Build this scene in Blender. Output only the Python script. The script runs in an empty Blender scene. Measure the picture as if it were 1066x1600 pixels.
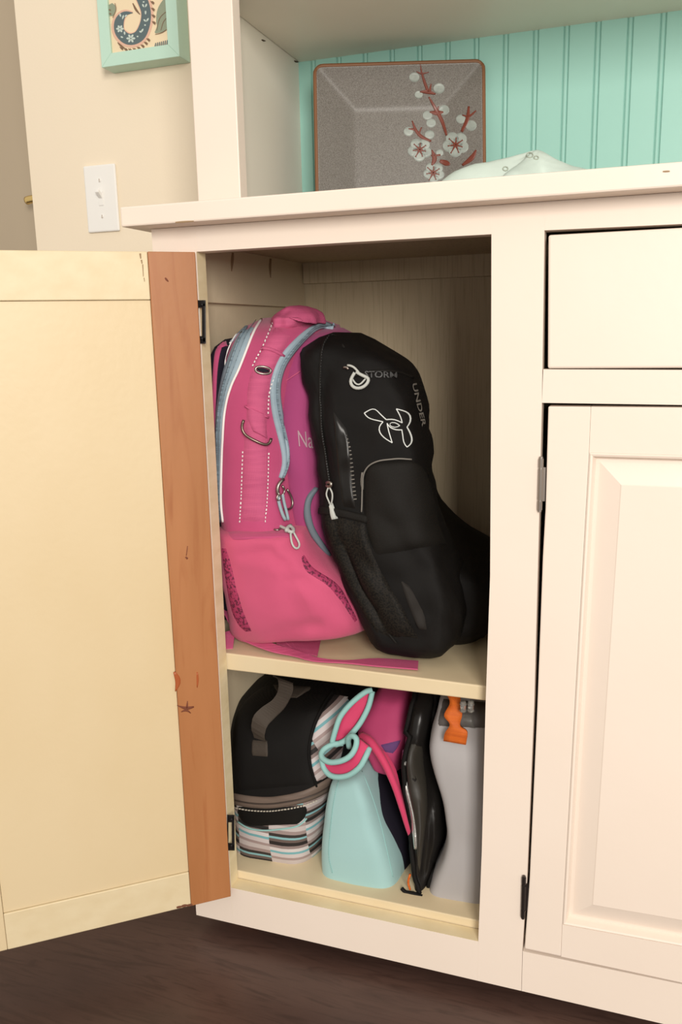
import bpy, bmesh, math, random
from mathutils import Vector, Matrix
from mathutils.bvhtree import BVHTree
random.seed(7)
C = bpy.context.scene.collection
S = bpy.context.scene
# ------------------------------------------------------------------ camera
RR = Matrix(((0.944287, 0.328435, -0.021288), (0.049191, -0.204792, -0.977569), (-0.325427, 0.922058, -0.209538)))
CAM = Vector((0.50657, -0.83396, 0.75838)); F = 1303.9
cd = bpy.data.cameras.new('camera'); cam = bpy.data.objects.new('camera', cd); C.objects.link(cam)
cd.sensor_fit = 'VERTICAL'; cd.sensor_height = 36.0; cd.sensor_width = 24.0; cd.lens = F*36.0/1600.0
cd.clip_start = 0.02; cd.clip_end = 60
m = Matrix((RR[0], -RR[1], -RR[2])).transposed().to_4x4(); m.translation = CAM
cam.matrix_world = m; S.camera = cam
# ------------------------------------------------------------------ world, lights, exposure
w = bpy.data.worlds.new('world'); S.world = w; w.use_nodes = True
bg = w.node_tree.nodes['Background']; bg.inputs[0].default_value = (1.0, 0.93, 0.84, 1); bg.inputs[1].default_value = 0.56
def area(name, loc, target, size, power, col):
    l = bpy.data.lights.new(name, 'AREA'); l.shape = 'RECTANGLE'; l.size = size[0]; l.size_y = size[1]; l.energy = power; l.color = col
    o = bpy.data.objects.new(name, l); C.objects.link(o); o.location = loc
    o.rotation_euler = (Vector(target)-Vector(loc)).to_track_quat('-Z', 'Y').to_euler(); return o
area('window_light', (1.40, -2.35, 1.35), (0.2, 0.1, 0.75), (0.7, 1.1), 52, (1.0, 0.945, 0.87))
S.view_settings.view_transform = 'Standard'; S.view_settings.look = 'None'; S.view_settings.gamma = 1.0
S.view_settings.use_curve_mapping = False; S.view_settings.exposure = 0.42
# ------------------------------------------------------------------ helpers
def at(px, py, Y):                    # the point at depth Y seen at a picture position
    d = RR.transposed() @ Vector(((px-533.0)/F, (py-800.0)/F, 1.0)); return CAM + d*((Y-CAM.y)/d.y)
def atz(px, py, Z):
    d = RR.transposed() @ Vector(((px-533.0)/F, (py-800.0)/F, 1.0)); return CAM + d*((Z-CAM.z)/d.z)
ORG = {}
def tag(o, label=None, cat=None, group=None, kind=None):
    for k, v in (('label', label), ('category', cat), ('group', group), ('kind', kind)):
        if v: o[k] = v
    return o
def thing(name, loc, label, cat, group=None):
    o = bpy.data.objects.new(name, None); C.objects.link(o); o.location = loc; o.empty_display_size = .02
    ORG[o] = Vector(loc); return tag(o, label, cat, group)
def link(name, me, parent=None, mat=None, label=None, smooth=False):
    o = bpy.data.objects.new(name, me); C.objects.link(o)
    if mat: me.materials.append(mat)
    if parent is not None:
        org = ORG.get(parent, Vector((0, 0, 0))); me.transform(Matrix.Translation(-org)); o.parent = parent; ORG[o] = org
    if smooth:
        for p in me.polygons: p.use_smooth = True
    if label: o['label'] = label
    return o
def bm_out(bm, name, parent=None, mat=None, label=None, smooth=False, bevel=0):
    bmesh.ops.recalc_face_normals(bm, faces=bm.faces)
    if bevel:
        es = [e for e in bm.edges if len(e.link_faces) == 2 and e.calc_face_angle(0) > .6]
        bmesh.ops.bevel(bm, geom=es, offset=bevel, segments=2, affect='EDGES', profile=.5, clamp_overlap=True)
    me = bpy.data.meshes.new(name); bm.to_mesh(me); bm.free(); return link(name, me, parent, mat, label, smooth)
def prism(bm, pts, off):               # polygon of points swept by a vector
    a = [bm.verts.new(p) for p in pts]; off = Vector(off); b = [bm.verts.new(Vector(p)+off) for p in pts]
    bm.faces.new(a); bm.faces.new(b[::-1]); n = len(a)
    for i in range(n): bm.faces.new((a[i], b[i], b[(i+1) % n], a[(i+1) % n]))
def member(name, pts, off, parent, mat, bevel=.0012, label=None):
    bm = bmesh.new(); prism(bm, pts, off); return bm_out(bm, name, parent, mat, label, False, bevel)
def box(bm, a, b):
    x0, y0, z0 = a; x1, y1, z1 = b
    prism(bm, [(x0, y0, z0), (x1, y0, z0), (x1, y0, z1), (x0, y0, z1)], (0, y1-y0, 0))
def boxo(name, a, b, parent, mat, bevel=.001, label=None):
    bm = bmesh.new(); box(bm, a, b); return bm_out(bm, name, parent, mat, label, False, bevel)
def face(pxs, Y=0.0): return [at(x, y, Y) for x, y in pxs]
def cr(pts, n):                        # Catmull-Rom through tuples, n samples
    P = [tuple(float(c) for c in p) for p in pts]; k = len(P)-1
    if k == 0: return [P[0]]*n
    ds = [max(1e-6, math.dist(P[i][:2], P[i+1][:2])) for i in range(k)]; T = sum(ds); out = []
    for j in range(n):
        s = T*j/(n-1) if n > 1 else 0; i = 0
        while i < k-1 and s > ds[i]: s -= ds[i]; i += 1
        t = min(1, s/ds[i]); p1, p2 = P[i], P[i+1]
        p0 = P[i-1] if i else tuple(2*a-b for a, b in zip(p1, p2)); p3 = P[i+2] if i+2 <= k else tuple(2*b-a for a, b in zip(p1, p2))
        out.append(tuple(.5*(2*b+(c-a)*t+(2*a-5*b+4*c-d)*t*t+(3*b-a-3*c+d)*t**3) for a, b, c, d in zip(p0, p1, p2, p3)))
    return out
def grid_faces(bm, V, closed=False):
    for i in range(len(V)-1):
        n = len(V[i])
        for j in range(n if closed else n-1):
            bm.faces.new((V[i][j], V[i][(j+1) % n], V[i+1][(j+1) % n], V[i+1][j]))
def hash3(x, y, z):
    from mathutils import noise
    return noise.noise(Vector((x, y, z)))
class Body:                            # a soft stuffed body lofted through superellipse sections
    def __init__(self, name, rows, parent, mat, n=34, exp=3.2, cap=.10, wrinkle=.002, wscale=22, dents=(), label=None, seg=56, rside=0, mats=None):
        L = [0]
        for a, b in zip(rows, rows[1:]): L.append(L[-1]+max(1e-3, math.dist(((a[0]+a[2])/2, (a[1]+a[3])/2), ((b[0]+b[2])/2, (b[1]+b[3])/2))))
        pts = [(l, 0)+tuple(r) for l, r in zip(L, rows)]; sm = cr(pts, n)
        bm = bmesh.new(); V = []; self.yf = sum(r[4] for r in rows)/len(rows)
        for i, s in enumerate(sm):
            _, _, lx, ly, rx, ry, yf, yb = s
            t = i/(n-1); e = min(1, t/cap, (1-t)/cap); k = math.sqrt(max(0, 1-(1-e)**2)); k = .25+.75*k
            ym = (yf+yb)/2; hb = (yb-yf)/2*k; ys = yf+min(.035, (yb-yf)*.3)
            a, b = at(lx, ly, ys), at(rx, ry, ys+(yb-(ys-yf)-ys)*rside); c = (a+b)/2; h = (b-a)/2; c.y = 0; h.y = 0; h.z *= (1-.5*rside); row = []
            for j in range(seg):
                th = 2*math.pi*j/seg; cs, sn = math.cos(th), math.sin(th)
                u = math.copysign(abs(cs)**(2/exp), cs); v = math.copysign(abs(sn)**(2/exp), sn)
                p = c + h*u + Vector((0, ym+hb*v, 0))
                d = wrinkle*(hash3(p.x*wscale, p.y*wscale, p.z*wscale)+.5*hash3(p.x*wscale*2.3+5, p.y*wscale*2.3, p.z*wscale*1.6))
                nn = Vector((h.normalized().x*u, v, h.normalized().z*u)).normalized()
                row.append(bm.verts.new(p+nn*d*2))
            V.append(row)
        grid_faces(bm, V, True); bm.faces.new(V[0][::-1]); bm.faces.new(V[-1])
        bmesh.ops.recalc_face_normals(bm, faces=bm.faces)
        if dents:
            bm.normal_update()
            segs = [([at(x, y, self.yf) for x, y in d[0]], d[1], d[2]) for d in dents]
            mv = []
            for v in bm.verts:
                if v.normal.y > -.2: continue
                q = 0
                for pl, amp, wd in segs:
                    dd = 9
                    for a, b in zip(pl, pl[1:]):
                        ab = Vector((b.x-a.x, b.z-a.z)); ap = Vector((v.co.x-a.x, v.co.z-a.z)); t = max(0, min(1, ap.dot(ab)/max(1e-9, ab.dot(ab))))
                        dd = min(dd, (ap-ab*t).length)
                    q += amp*math.exp(-(dd/wd)**2)
                mv.append((v, q))
            for v, q in mv: v.co.y += q
        bm.normal_update(); self.bvh = BVHTree.FromBMesh(bm)
        self.o = bm_out(bm, name, parent, mat, label, True)
    def hit(self, px, py, off=.0):
        d = (RR.transposed() @ Vector(((px-533.0)/F, (py-800.0)/F, 1.0))).normalized()
        r = self.bvh.ray_cast(CAM, d)
        if r[0] is None:
            r = self.bvh.find_nearest(at(px, py, self.yf))
        n = r[1]
        if n.dot(d) > 0: n = -n
        return r[0]+n*off, n
class Flat:                            # same interface on a plane y = Y
    def __init__(self, Y): self.Y = Y
    def hit(self, px, py, off=0): return at(px, py, self.Y-off), Vector((0, -1, 0))
def relax(V, k):                       # smooths rows of surface samples along their length
    for _ in range(k):
        C0 = [[v.co.copy() for v in r] for r in V]
        for i in range(1, len(V)-1):
            for j in range(len(V[i])): V[i][j].co = C0[i][j]*.5+(C0[i-1][j]+C0[i+1][j])*.25
def ribbon(name, body, pts, parent, mat, h=.0012, n=None, base=0.0, label=None, bm=None, dz=None, smooth=True):
    # pts: (px, py, width px); a low strip lying on the body
    L = sum(math.dist(a[:2], b[:2]) for a, b in zip(pts, pts[1:])); n = n or max(4, int(L/5)+2)
    sm = cr(pts, n); own = bm is None; bm = bm or bmesh.new(); V = []
    for i, p in enumerate(sm):
        a = sm[max(0, i-1)]; b = sm[min(n-1, i+1)]; t = Vector((b[0]-a[0], b[1]-a[1])); t.normalize() if t.length > 0 else None
        nx, ny = -t.y, t.x; w = p[2]/2; row = []
        for s, o in ((-1, -.0008), (-.93, h*.75), (-.5, h), (0, h), (.5, h), (.93, h*.75), (1, -.0008)):
            row.append(bm.verts.new(body.hit(p[0]+nx*w*s, p[1]+ny*w*s, base+o)[0]))
        V.append(row)
    relax(V, 2)
    grid_faces(bm, V); bm.faces.new(V[0]); bm.faces.new(V[-1][::-1])
    if own: return bm_out(bm, name, parent, mat, label, smooth)
def patch(name, body, L, R, parent, mat, h=.002, n=24, m=16, base=0.0, puff=0.0, label=None, smooth=True, wr=0):
    l = cr(L, n); r = cr(R, n); bm = bmesh.new(); V = []
    for i in range(n):
        row = []
        for j in range(m):
            s = j/(m-1); x = l[i][0]*(1-s)+r[i][0]*s; y = l[i][1]*(1-s)+r[i][1]*s
            e = min(1, min(i, n-1-i)/1.0, min(j, m-1-j)/1.0)
            o = base + (h if e >= 1 else -.0008) + puff*(16*s*(1-s)*(i/(n-1))*(1-i/(n-1)))**.6
            p, _ = body.hit(x, y, o)
            if wr and e >= 1: p += Vector((0, wr*hash3(x*.05, y*.03, 3), 0))
            row.append(bm.verts.new(p))
        V.append(row)
    relax(V, 2); grid_faces(bm, V); return bm_out(bm, name, parent, mat, label, smooth)
def tube(name, pts, r, parent, mat, seg=8, n=None, label=None, closed=False, bm=None, flat=1.0):
    # pts: world Vectors; r a number or list
    P = [Vector(p) for p in pts]
    if n:
        P = [Vector(q[2:5]) for q in cr([(i, 0, p.x, p.y, p.z) for i, p in enumerate(P)], n)]
    own = bm is None; bm = bm or bmesh.new(); V = []; k = len(P); up = None
    for i, p in enumerate(P):
        if closed: t = P[(i+1) % k]-P[i-1]
        else: t = P[min(k-1, i+1)]-P[max(0, i-1)]
        t.normalize()
        if up is None: up = t.orthogonal().normalized()
        up = (up-t*up.dot(t)).normalized(); s = t.cross(up)
        rr = r if not isinstance(r, (list, tuple)) else r[0]+(r[1]-r[0])*i/(k-1)
        V.append([bm.verts.new(p+(up*math.cos(2*math.pi*j/seg)+s*math.sin(2*math.pi*j/seg)*flat)*rr) for j in range(seg)])
    if closed: V.append(V[0])
    grid_faces(bm, V, True)
    if not closed: bm.faces.new(V[0][::-1]); bm.faces.new(V[-1])
    if own: return bm_out(bm, name, parent, mat, label, True)
def tpx(name, body, pts, r, parent, mat, off=.001, n=None, **k):   # tube lying on a body
    L = sum(math.dist(a[:2], b[:2]) for a, b in zip(pts, pts[1:])); n = n or max(5, int(L/4)+2)
    P = [body.hit(p[0], p[1], off)[0] for p in cr([p[:2] for p in pts], n)]
    for _ in range(3): P = [P[0]]+[P[i]*.5+(P[i-1]+P[i+1])*.25 for i in range(1, len(P)-1)]+[P[-1]]
    return tube(name, P, r, parent, mat, **k)
def stitches(name, body, pts, parent, mat, dash=3.2, gap=2.6, w=1.3, h=.0006, base=0.0, label=None):
    L = sum(math.dist(a, b) for a, b in zip(pts, pts[1:])); n = max(3, int(L/(dash+gap))*4); sm = cr(pts, n); bm = bmesh.new(); c = 0; i = 0
    acc = 0; per = dash+gap; k = int(L/per); f = cr(pts, k*8+1)
    for q in range(k):
        a = f[q*8]; b = f[q*8+int(8*dash/per)]
        ribbon(None, body, [(a[0], a[1], w), (b[0], b[1], w)], None, None, h=h, n=2, base=base, bm=bm)
    return tag(bm_out(bm, name, parent, mat, label), kind='stuff')
class Two:                             # nearest of two bodies
    def __init__(s, *b): s.b = b
    def hit(s, x, y, off=0):
        d = (RR.transposed() @ Vector(((x-533.0)/F, (y-800.0)/F, 1.0))).normalized(); best = None
        for b in s.b:
            r = b.bvh.ray_cast(CAM, d)
            if r[0] is not None and (best is None or r[3] < best[3]): best = r
        if best is None: return s.b[0].hit(x, y, off)
        n = best[1]; n = -n if n.dot(d) > 0 else n
        return best[0]+n*off, n
# ------------------------------------------------------------------ materials
def mat(name, col, rough=.5, metal=0, col2=None, nscale=(8, 8, 8), mix=(.35, .7), bump=0.0, bscale=200, detail=4, weave=0, wdir=None, spec=.5, trans=0, sheen=0, coat=0, streak=None, ior=1.45):
    M = bpy.data.materials.new(name); M.use_nodes = True; N = M.node_tree.nodes; K = M.node_tree.links; B = N['Principled BSDF']
    B.inputs['Base Color'].default_value = (*col, 1); B.inputs['Roughness'].default_value = rough; B.inputs['Metallic'].default_value = metal
    B.inputs['Specular IOR Level'].default_value = spec; B.inputs['Transmission Weight'].default_value = trans; B.inputs['Coat Weight'].default_value = coat; B.inputs['IOR'].default_value = ior
    if sheen: B.inputs['Sheen Weight'].default_value = sheen; B.inputs['Sheen Roughness'].default_value = .5
    tc = N.new('ShaderNodeTexCoord')
    if col2:
        mp = N.new('ShaderNodeMapping'); mp.inputs['Scale'].default_value = nscale; K.new(tc.outputs['Object'], mp.inputs[0])
        t = N.new('ShaderNodeTexNoise'); t.inputs['Scale'].default_value = 1; t.inputs['Detail'].default_value = detail; K.new(mp.outputs[0], t.inputs[0])
        r = N.new('ShaderNodeValToRGB'); r.color_ramp.elements[0].position = mix[0]; r.color_ramp.elements[1].position = mix[1]
        r.color_ramp.elements[0].color = (*col, 1); r.color_ramp.elements[1].color = (*col2, 1)
        K.new(t.outputs['Fac'], r.inputs[0]); out = r.outputs[0]
        if streak:
            mp2 = N.new('ShaderNodeMapping'); mp2.inputs['Scale'].default_value = streak[0]; K.new(tc.outputs['Object'], mp2.inputs[0])
            t2 = N.new('ShaderNodeTexNoise'); t2.inputs['Scale'].default_value = 1; t2.inputs['Detail'].default_value = 6; t2.inputs['Distortion'].default_value = streak[4] if len(streak) > 4 else .3; K.new(mp2.outputs[0], t2.inputs[0])
            r2 = N.new('ShaderNodeMapRange'); r2.inputs[1].default_value = streak[2][0]; r2.inputs[2].default_value = streak[2][1]; r2.inputs[4].default_value = streak[3]; K.new(t2.outputs['Fac'], r2.inputs[0])
            mx = N.new('ShaderNodeMix'); mx.data_type = 'RGBA'; mx.inputs['B'].default_value = (*streak[1], 1); K.new(r2.outputs[0], mx.inputs['Factor']); K.new(out, mx.inputs['A']); out = mx.outputs['Result']
        K.new(out, B.inputs['Base Color'])
    if bump or weave:
        h = None
        if bump:
            t = N.new('ShaderNodeTexNoise'); t.inputs['Scale'].default_value = bscale; t.inputs['Detail'].default_value = 3; K.new(tc.outputs['Object'], t.inputs[0]); h = t.outputs['Fac']
        if weave:
            ws = []
            for dr in ('X', 'Z'):
                wv = N.new('ShaderNodeTexWave'); wv.bands_direction = dr; wv.inputs['Scale'].default_value = weave; wv.inputs['Distortion'].default_value = .6; K.new(tc.outputs['Object'], wv.inputs[0]); ws.append(wv.outputs['Fac'])
            ad = N.new('ShaderNodeMath'); ad.operation = 'MULTIPLY'; K.new(ws[0], ad.inputs[0]); K.new(ws[1], ad.inputs[1])
            if h:
                a2 = N.new('ShaderNodeMath'); a2.operation = 'ADD'; K.new(ad.outputs[0], a2.inputs[0]); K.new(h, a2.inputs[1]); h = a2.outputs[0]
            else: h = ad.outputs[0]
        b = N.new('ShaderNodeBump'); b.inputs['Strength'].default_value = bump or .4; b.inputs['Distance'].default_value = .0008; K.new(h, b.inputs['Height']); K.new(b.outputs[0], B.inputs['Normal'])
    return M
WHITE = mat('cream_white_paint', (.80, .692, .60), .38, col2=(.78, .67, .575), nscale=(5, 5, 5), bump=.15, bscale=90)
CREAM = mat('aged_cream_paint', (.675, .545, .345), .45, col2=(.63, .49, .285), nscale=(5, 5, 3), mix=(.3, .75), bump=.25, bscale=120)
CREAMRAIL = mat('brushed_cream_paint', (.70, .59, .39), .5, col2=(.65, .53, .33), nscale=(6, 60, 60), mix=(.3, .8), bump=.3, bscale=100)
EDGE = mat('cream_edge_paint', (.80, .68, .45), .5, col2=(.70, .57, .34), nscale=(20, 20, 60), bump=.2)
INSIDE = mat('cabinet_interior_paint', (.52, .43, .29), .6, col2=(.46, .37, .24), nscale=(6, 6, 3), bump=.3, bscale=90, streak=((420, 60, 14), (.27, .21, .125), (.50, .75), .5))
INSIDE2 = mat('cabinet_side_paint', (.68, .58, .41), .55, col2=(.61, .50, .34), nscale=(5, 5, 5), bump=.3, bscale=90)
SHELFM = mat('cream_shelf_paint', (.72, .60, .40), .45, col2=(.64, .52, .33), nscale=(7, 7, 7), bump=.2, bscale=90)
HUTCHU = mat('hutch_cool_white', (.76, .71, .62), .4, col2=(.74, .69, .59), nscale=(4, 4, 4))
CHERRY = mat('bare_cherry_wood', (.345, .135, .045), .45, col2=(.42, .175, .066), nscale=(25, 25, 3), mix=(.3, .7), bump=.15, bscale=80, streak=((55, 55, 5), (.29, .085, .022), (.52, .72), .6, 1.2))
DARKWOOD = mat('dark_stained_oak', (.055, .029, .023), .36, col2=(.095, .053, .041), nscale=(3, 9, 3), mix=(.35, .7), bump=.25, bscale=60, streak=((9, 70, 5), (.034, .018, .014), (.48, .7), .6, 2.6))
TEAL = mat('aqua_bead_board_paint', (.32, .585, .515), .4, col2=(.295, .55, .485), nscale=(4, 4, 4))
MINT = mat('mint_frame_paint', (.51, .72, .61), .4, col2=(.48, .69, .58), nscale=(8, 8, 8))
WALL = mat('warm_beige_wall_paint', (.84, .735, .575), .7, col2=(.825, .715, .555), nscale=(3, 3, 3), bump=.15, bscale=300)
HALL = mat('taupe_door_paint', (.52, .43, .31), .6, col2=(.50, .41, .295), nscale=(3, 3, 3))
PLASTIC = mat('white_switch_plastic', (.84, .83, .80), .3)
DARK = mat('dark_grime', (.07, .045, .025), .8)
GRIME = mat('brown_scuff', (.30, .20, .11), .8)
BLACKMETAL = mat('black_iron', (.012, .011, .011), .4, spec=.4)
STEEL = mat('worn_nickel', (.34, .30, .27), .38, metal=1)
BRONZE = mat('dark_bronze', (.20, .15, .125), .35, metal=1)
BRASS = mat('brass', (.75, .55, .22), .25, metal=1)
PINK = mat('pink_canvas', (.50, .068, .18), .8, col2=(.46, .058, .16), nscale=(14, 14, 14), weave=420, sheen=.15)
PINKW = mat('pink_webbing', (.56, .10, .215), .75, col2=(.48, .08, .185), nscale=(20, 20, 220), weave=300)
PINKMESH = mat('pink_mesh', (.36, .035, .105), .8, col2=(.12, .012, .04), nscale=(330, 330, 330), mix=(.5, .56), bump=.4)
PINKB = mat('hot_pink_neoprene', (.60, .045, .13), .75, col2=(.55, .04, .12), nscale=(10, 10, 10), bump=.1, sheen=.1)
PURPLE = mat('purple_print', (.12, .045, .16), .8)
GREYBLUE = mat('grey_blue_zip_tape', (.30, .39, .45), .6, col2=(.26, .345, .405), nscale=(9, 9, 90))
ZIPD = mat('zip_coil_grey', (.20, .27, .32), .5, col2=(.12, .16, .19), nscale=(10, 10, 500), mix=(.45, .55))
WHITEP = mat('white_piping', (.80, .78, .76), .6)
NAVY = mat('navy_padding', (.012, .010, .018), .8, spec=.2)
BLACK = mat('black_nylon', (.0065, .0058, .0055), .55, col2=(.009, .008, .0075), nscale=(12, 12, 12), weave=500, spec=.18)
BLACKM = mat('black_mesh', (.014, .011, .008), .65, col2=(.004, .0035, .003), nscale=(520, 520, 520), mix=(.42, .58), bump=.4, bscale=400, spec=.2)
BLACKR = mat('black_ripstop', (.010, .0088, .0075), .65, weave=260, spec=.2)
BLACKV = mat('black_vinyl', (.010, .0088, .008), .28, bump=.2, bscale=40, spec=.3)
LOGO = mat('white_logo_ink', (.62, .64, .62), .5)
GREYTXT = mat('grey_lettering', (.17, .155, .135), .6)
DIMTXT = mat('dim_lettering', (.055, .055, .055), .5)
CORD = mat('pale_grey_cord', (.46, .47, .44), .6)
CORDB = mat('blue_grey_cord', (.30, .40, .44), .6)
AQUA = mat('aqua_neoprene', (.33, .53, .53), .75, col2=(.31, .505, .505), nscale=(8, 8, 8), bump=.12, bscale=400, sheen=.2)
AQUAB = mat('aqua_binding', (.27, .50, .48), .75, bump=.15, bscale=400)
BROWNZ = mat('taupe_zip_tape', (.15, .108, .085), .6, col2=(.12, .087, .07), nscale=(9, 9, 300))
TAUPE = mat('taupe_webbing', (.055, .042, .032), .75, weave=300)
CREAMST = mat('cream_thread', (.55, .50, .42), .7)
GREYN = mat('grey_nylon', (.40, .385, .39), .42, col2=(.37, .355, .355), nscale=(7, 7, 7), bump=.1, bscale=60)
GREYD = mat('charcoal_nylon', (.10, .09, .085), .6)
LINING = mat('dark_foil_lining', (.028, .025, .02), .3, bump=.3, bscale=30, coat=.3)
GLINT = mat('silver_highlight', (.62, .62, .60), .25, metal=.8, bump=.8, bscale=120)  # pale silver for the painted highlight on the cooler lining
ORANGE = mat('orange_webbing', (.66, .14, .012), .6, col2=(.50, .09, .008), nscale=(20, 20, 260), weave=260)
CLEAR = mat('clear_plastic', (.75, .74, .70), .12, trans=.85)
PLATEM = mat('grey_stoneware_glaze', (.125, .112, .10), .42, col2=(.225, .212, .195), nscale=(900, 900, 900), mix=(.35, .65), spec=.4, detail=2)
RUST = mat('rust_rim', (.20, .085, .035), .5)
BRANCH = mat('russet_branch_paint', (.17, .038, .022), .4)
PETAL = mat('pale_petal_glaze', (.36, .40, .37), .4, col2=(.26, .29, .27), nscale=(90, 90, 90))
STAR = mat('pale_mint_ceramic', (.58, .68, .62), .5, col2=(.54, .63, .57), nscale=(30, 30, 30), bump=.4, bscale=70)
def stripe_mat(name, rot, shift):
    M = bpy.data.materials.new(name); M.use_nodes = True; N = M.node_tree.nodes; K = M.node_tree.links; B = N['Principled BSDF']; B.inputs['Roughness'].default_value = .7
    tc = N.new('ShaderNodeTexCoord'); mp = N.new('ShaderNodeMapping'); mp.inputs['Rotation'].default_value = rot; K.new(tc.outputs['Object'], mp.inputs[0])
    sp = N.new('ShaderNodeSeparateXYZ'); K.new(mp.outputs[0], sp.inputs[0])
    def mth(op, a, b=None):
        q = N.new('ShaderNodeMath'); q.operation = op
        for i, v in enumerate((a, b)):
            if v is None: continue
            if isinstance(v, (int, float)): q.inputs[i].default_value = v
            else: K.new(v, q.inputs[i])
        return q.outputs[0]
    cell = mth('FLOOR', mth('DIVIDE', mth('ADD', sp.outputs[0], shift), .047))
    v = mth('FRACT', mth('ADD', mth('DIVIDE', sp.outputs[2], .052), mth('MULTIPLY', cell, .37)))
    r = N.new('ShaderNodeValToRGB'); r.color_ramp.interpolation = 'CONSTANT'; cs = [(0, (.50, .44, .43)), (.13, (.33, .25, .24)), (.21, (.56, .50, .50)), (.33, (.16, .38, .42)), (.40, (.60, .56, .56)), (.50, (.25, .19, .18)), (.58, (.014, .010, .010)), (.68, (.12, .085, .075)), (.76, (.21, .42, .45)), (.82, (.03, .022, .02)), (.90, (.30, .23, .22))]
    el = r.color_ramp.elements; el[0].position = 0; el[0].color = (*cs[0][1], 1); el[1].position = cs[1][0]; el[1].color = (*cs[1][1], 1)
    for p, c_ in cs[2:]:
        e = el.new(p); e.color = (*c_, 1)
    K.new(v, r.inputs[0]); K.new(r.outputs[0], B.inputs['Base Color']); return M
STRIPE = stripe_mat('striped_print', (0, 0, 0), .012)
STRIPE2 = stripe_mat('slanted_striped_print', (0, math.radians(38), 0), .0)
# ------------------------------------------------------------------ setting
WY = .41; CT = .894
def struct(o): o['kind'] = 'structure'; return o
struct(boxo('floor', (-2.2, -2.6, -.03), (2.6, 2.4, 0), None, DARKWOOD, 0))
struct(boxo('wall_back', (-.476, WY, 0), (2.6, WY+.11, 2.45), None, WALL, 0))
bm = bmesh.new(); box(bm, (-2.2, 1.05, 0), (-.0, 1.09, 2.45)); struct(bm_out(bm, 'door_1', None, HALL))
d1 = bpy.data.objects['door_1']; ORG[d1] = Vector((0, 0, 0))
k = at(44, 312, 1.0)
bm = bmesh.new()
tube(None, [k+Vector((.02, .05, 0)), k+Vector((.02, 0, 0))], .010, None, None, bm=bm, seg=14)
tube(None, [k+Vector((-.004, 0, -.002)), k+Vector((.02, -.002, 0)), k+Vector((.11, -.002, 0))], .010, None, None, bm=bm, seg=14, n=8)
bm_out(bm, 'door_handle', d1, BRASS, 'brass lever handle', True)
# ------------------------------------------------------------------ base cabinet
cab = thing('base_cabinet', (.45, .2, 0), 'cream painted base cabinet standing on the dark floor with its left door swung open', 'cabinet')
XR = 1.0
def P3(x, z, y=0): return Vector((x, y, z))
def fit(px): return at(px[0], px[1], 0)
T = (0, .02, 0)
sl = [fit(p) for p in ((308.5, 1430), (361, 1429))]
def zat(x, pts):                      # z of a plane polyline at x
    for a, b in zip(pts, pts[1:]):
        if a.x <= x <= b.x or b is pts[-1]: return a.z+(b.z-a.z)*(x-a.x)/(b.x-a.x)
botE = face([(308.5, 1430), (740, 1531), (1037, 1600)]); b0, b1, b2 = botE
zr_ = lambda x: b1.z+(b2.z-b1.z)*(x-b1.x)/(b2.x-b1.x)
botE.append(P3(XR, zr_(XR)))
tl, bl = fit((307, 393.5)), fit((361, 1387)); tr, br = fit((768, 366)), fit((747.5, 1471))
lo = [P3(0, b0.z), P3(0, .8735), P3(tl.x, .8735), tl, bl, P3(bl.x, zat(bl.x, botE))]
member('face_stile', lo, T, cab, WHITE, .00012)
mr = [fit(p) for p in ((851, 360), (847, 629), (843, 797), (835, 1100), (824, 1369), (816.5, 1486))]
ml = [fit(p) for p in ((768, 366), (767.5, 640), (766, 900), (759, 1100), (753, 1330), (747.5, 1471))]
member('face_stile', [P3(ml[0].x, .8735)]+ml+[P3(ml[-1].x, zat(ml[-1].x, botE)), P3(mr[-1].x, zat(mr[-1].x, botE))]+mr[::-1]+[P3(mr[0].x, .8735)], T, cab, WHITE, .00012)
trail = face([(307, 393.5), (540, 379), (768, 366)]); trr = face([(851, 360), (1066, 350)])
member('top_rail', [P3(tl.x, .8735)]+trail+[P3(ml[0].x, .8735)], T, cab, WHITE, .00012)
rz = trr[1].z
member('top_rail', [P3(mr[0].x, .8735), trr[0], trr[1], P3(XR, rz), P3(XR, .8735)], T, cab, WHITE, .00012)
member('bottom_rail', [bl, br, P3(br.x, zat(br.x, botE)), P3(.20, zat(.20, botE)), P3(bl.x, zat(bl.x, botE))], T, cab, WHITE, .00012)
dl = fit((817, 1486.5)); dr = fit((1066, 1538))
member('bottom_rail', [dl, dr, P3(XR, dr.z), P3(XR, botE[-1].z), botE[2], P3(dl.x, zat(dl.x, botE))], T, cab, WHITE, .00012)
a1, a2, a3, a4 = fit((849, 577)), fit((1066, 578)), fit((1066, 632.8)), fit((847, 629.5))
member('drawer_rail', [a1, a2, P3(XR, a2.z), P3(XR, a3.z), a3, a4], T, cab, WHITE, .00012)
boxo('side_panel', (.0, .021, .03), (.02, .40, .873), cab, INSIDE2, .0005)
boxo('side_panel', (.392, .021, .03), (.41, .40, .873), cab, INSIDE2, .0005)
boxo('side_panel', (.98, .021, .03), (1.0, .40, .873), cab, WHITE, .0005)
boxo('side_cleat', (.0201, .0215, .797), (.026, .384, .873), cab, INSIDE2, .0006)
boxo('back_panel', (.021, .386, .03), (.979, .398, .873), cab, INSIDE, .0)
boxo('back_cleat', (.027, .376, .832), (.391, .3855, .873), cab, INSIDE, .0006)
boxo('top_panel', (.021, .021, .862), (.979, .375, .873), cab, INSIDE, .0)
boxo('bottom_panel', (.0205, .0212, .063), (.3915, .385, .083), cab, SHELFM, .0012)
boxo('bottom_panel', (.4105, .0212, .063), (.979, .385, .083), cab, SHELFM, .0012)
boxo('foot_block', (.034, .03, .0), (.075, .06, .0195), cab, CHERRY, .001, 'small orange wooden block under the corner')
boxo('foot_block', (.93, .03, .0), (.97, .06, .024), cab, CHERRY, .001)
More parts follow.
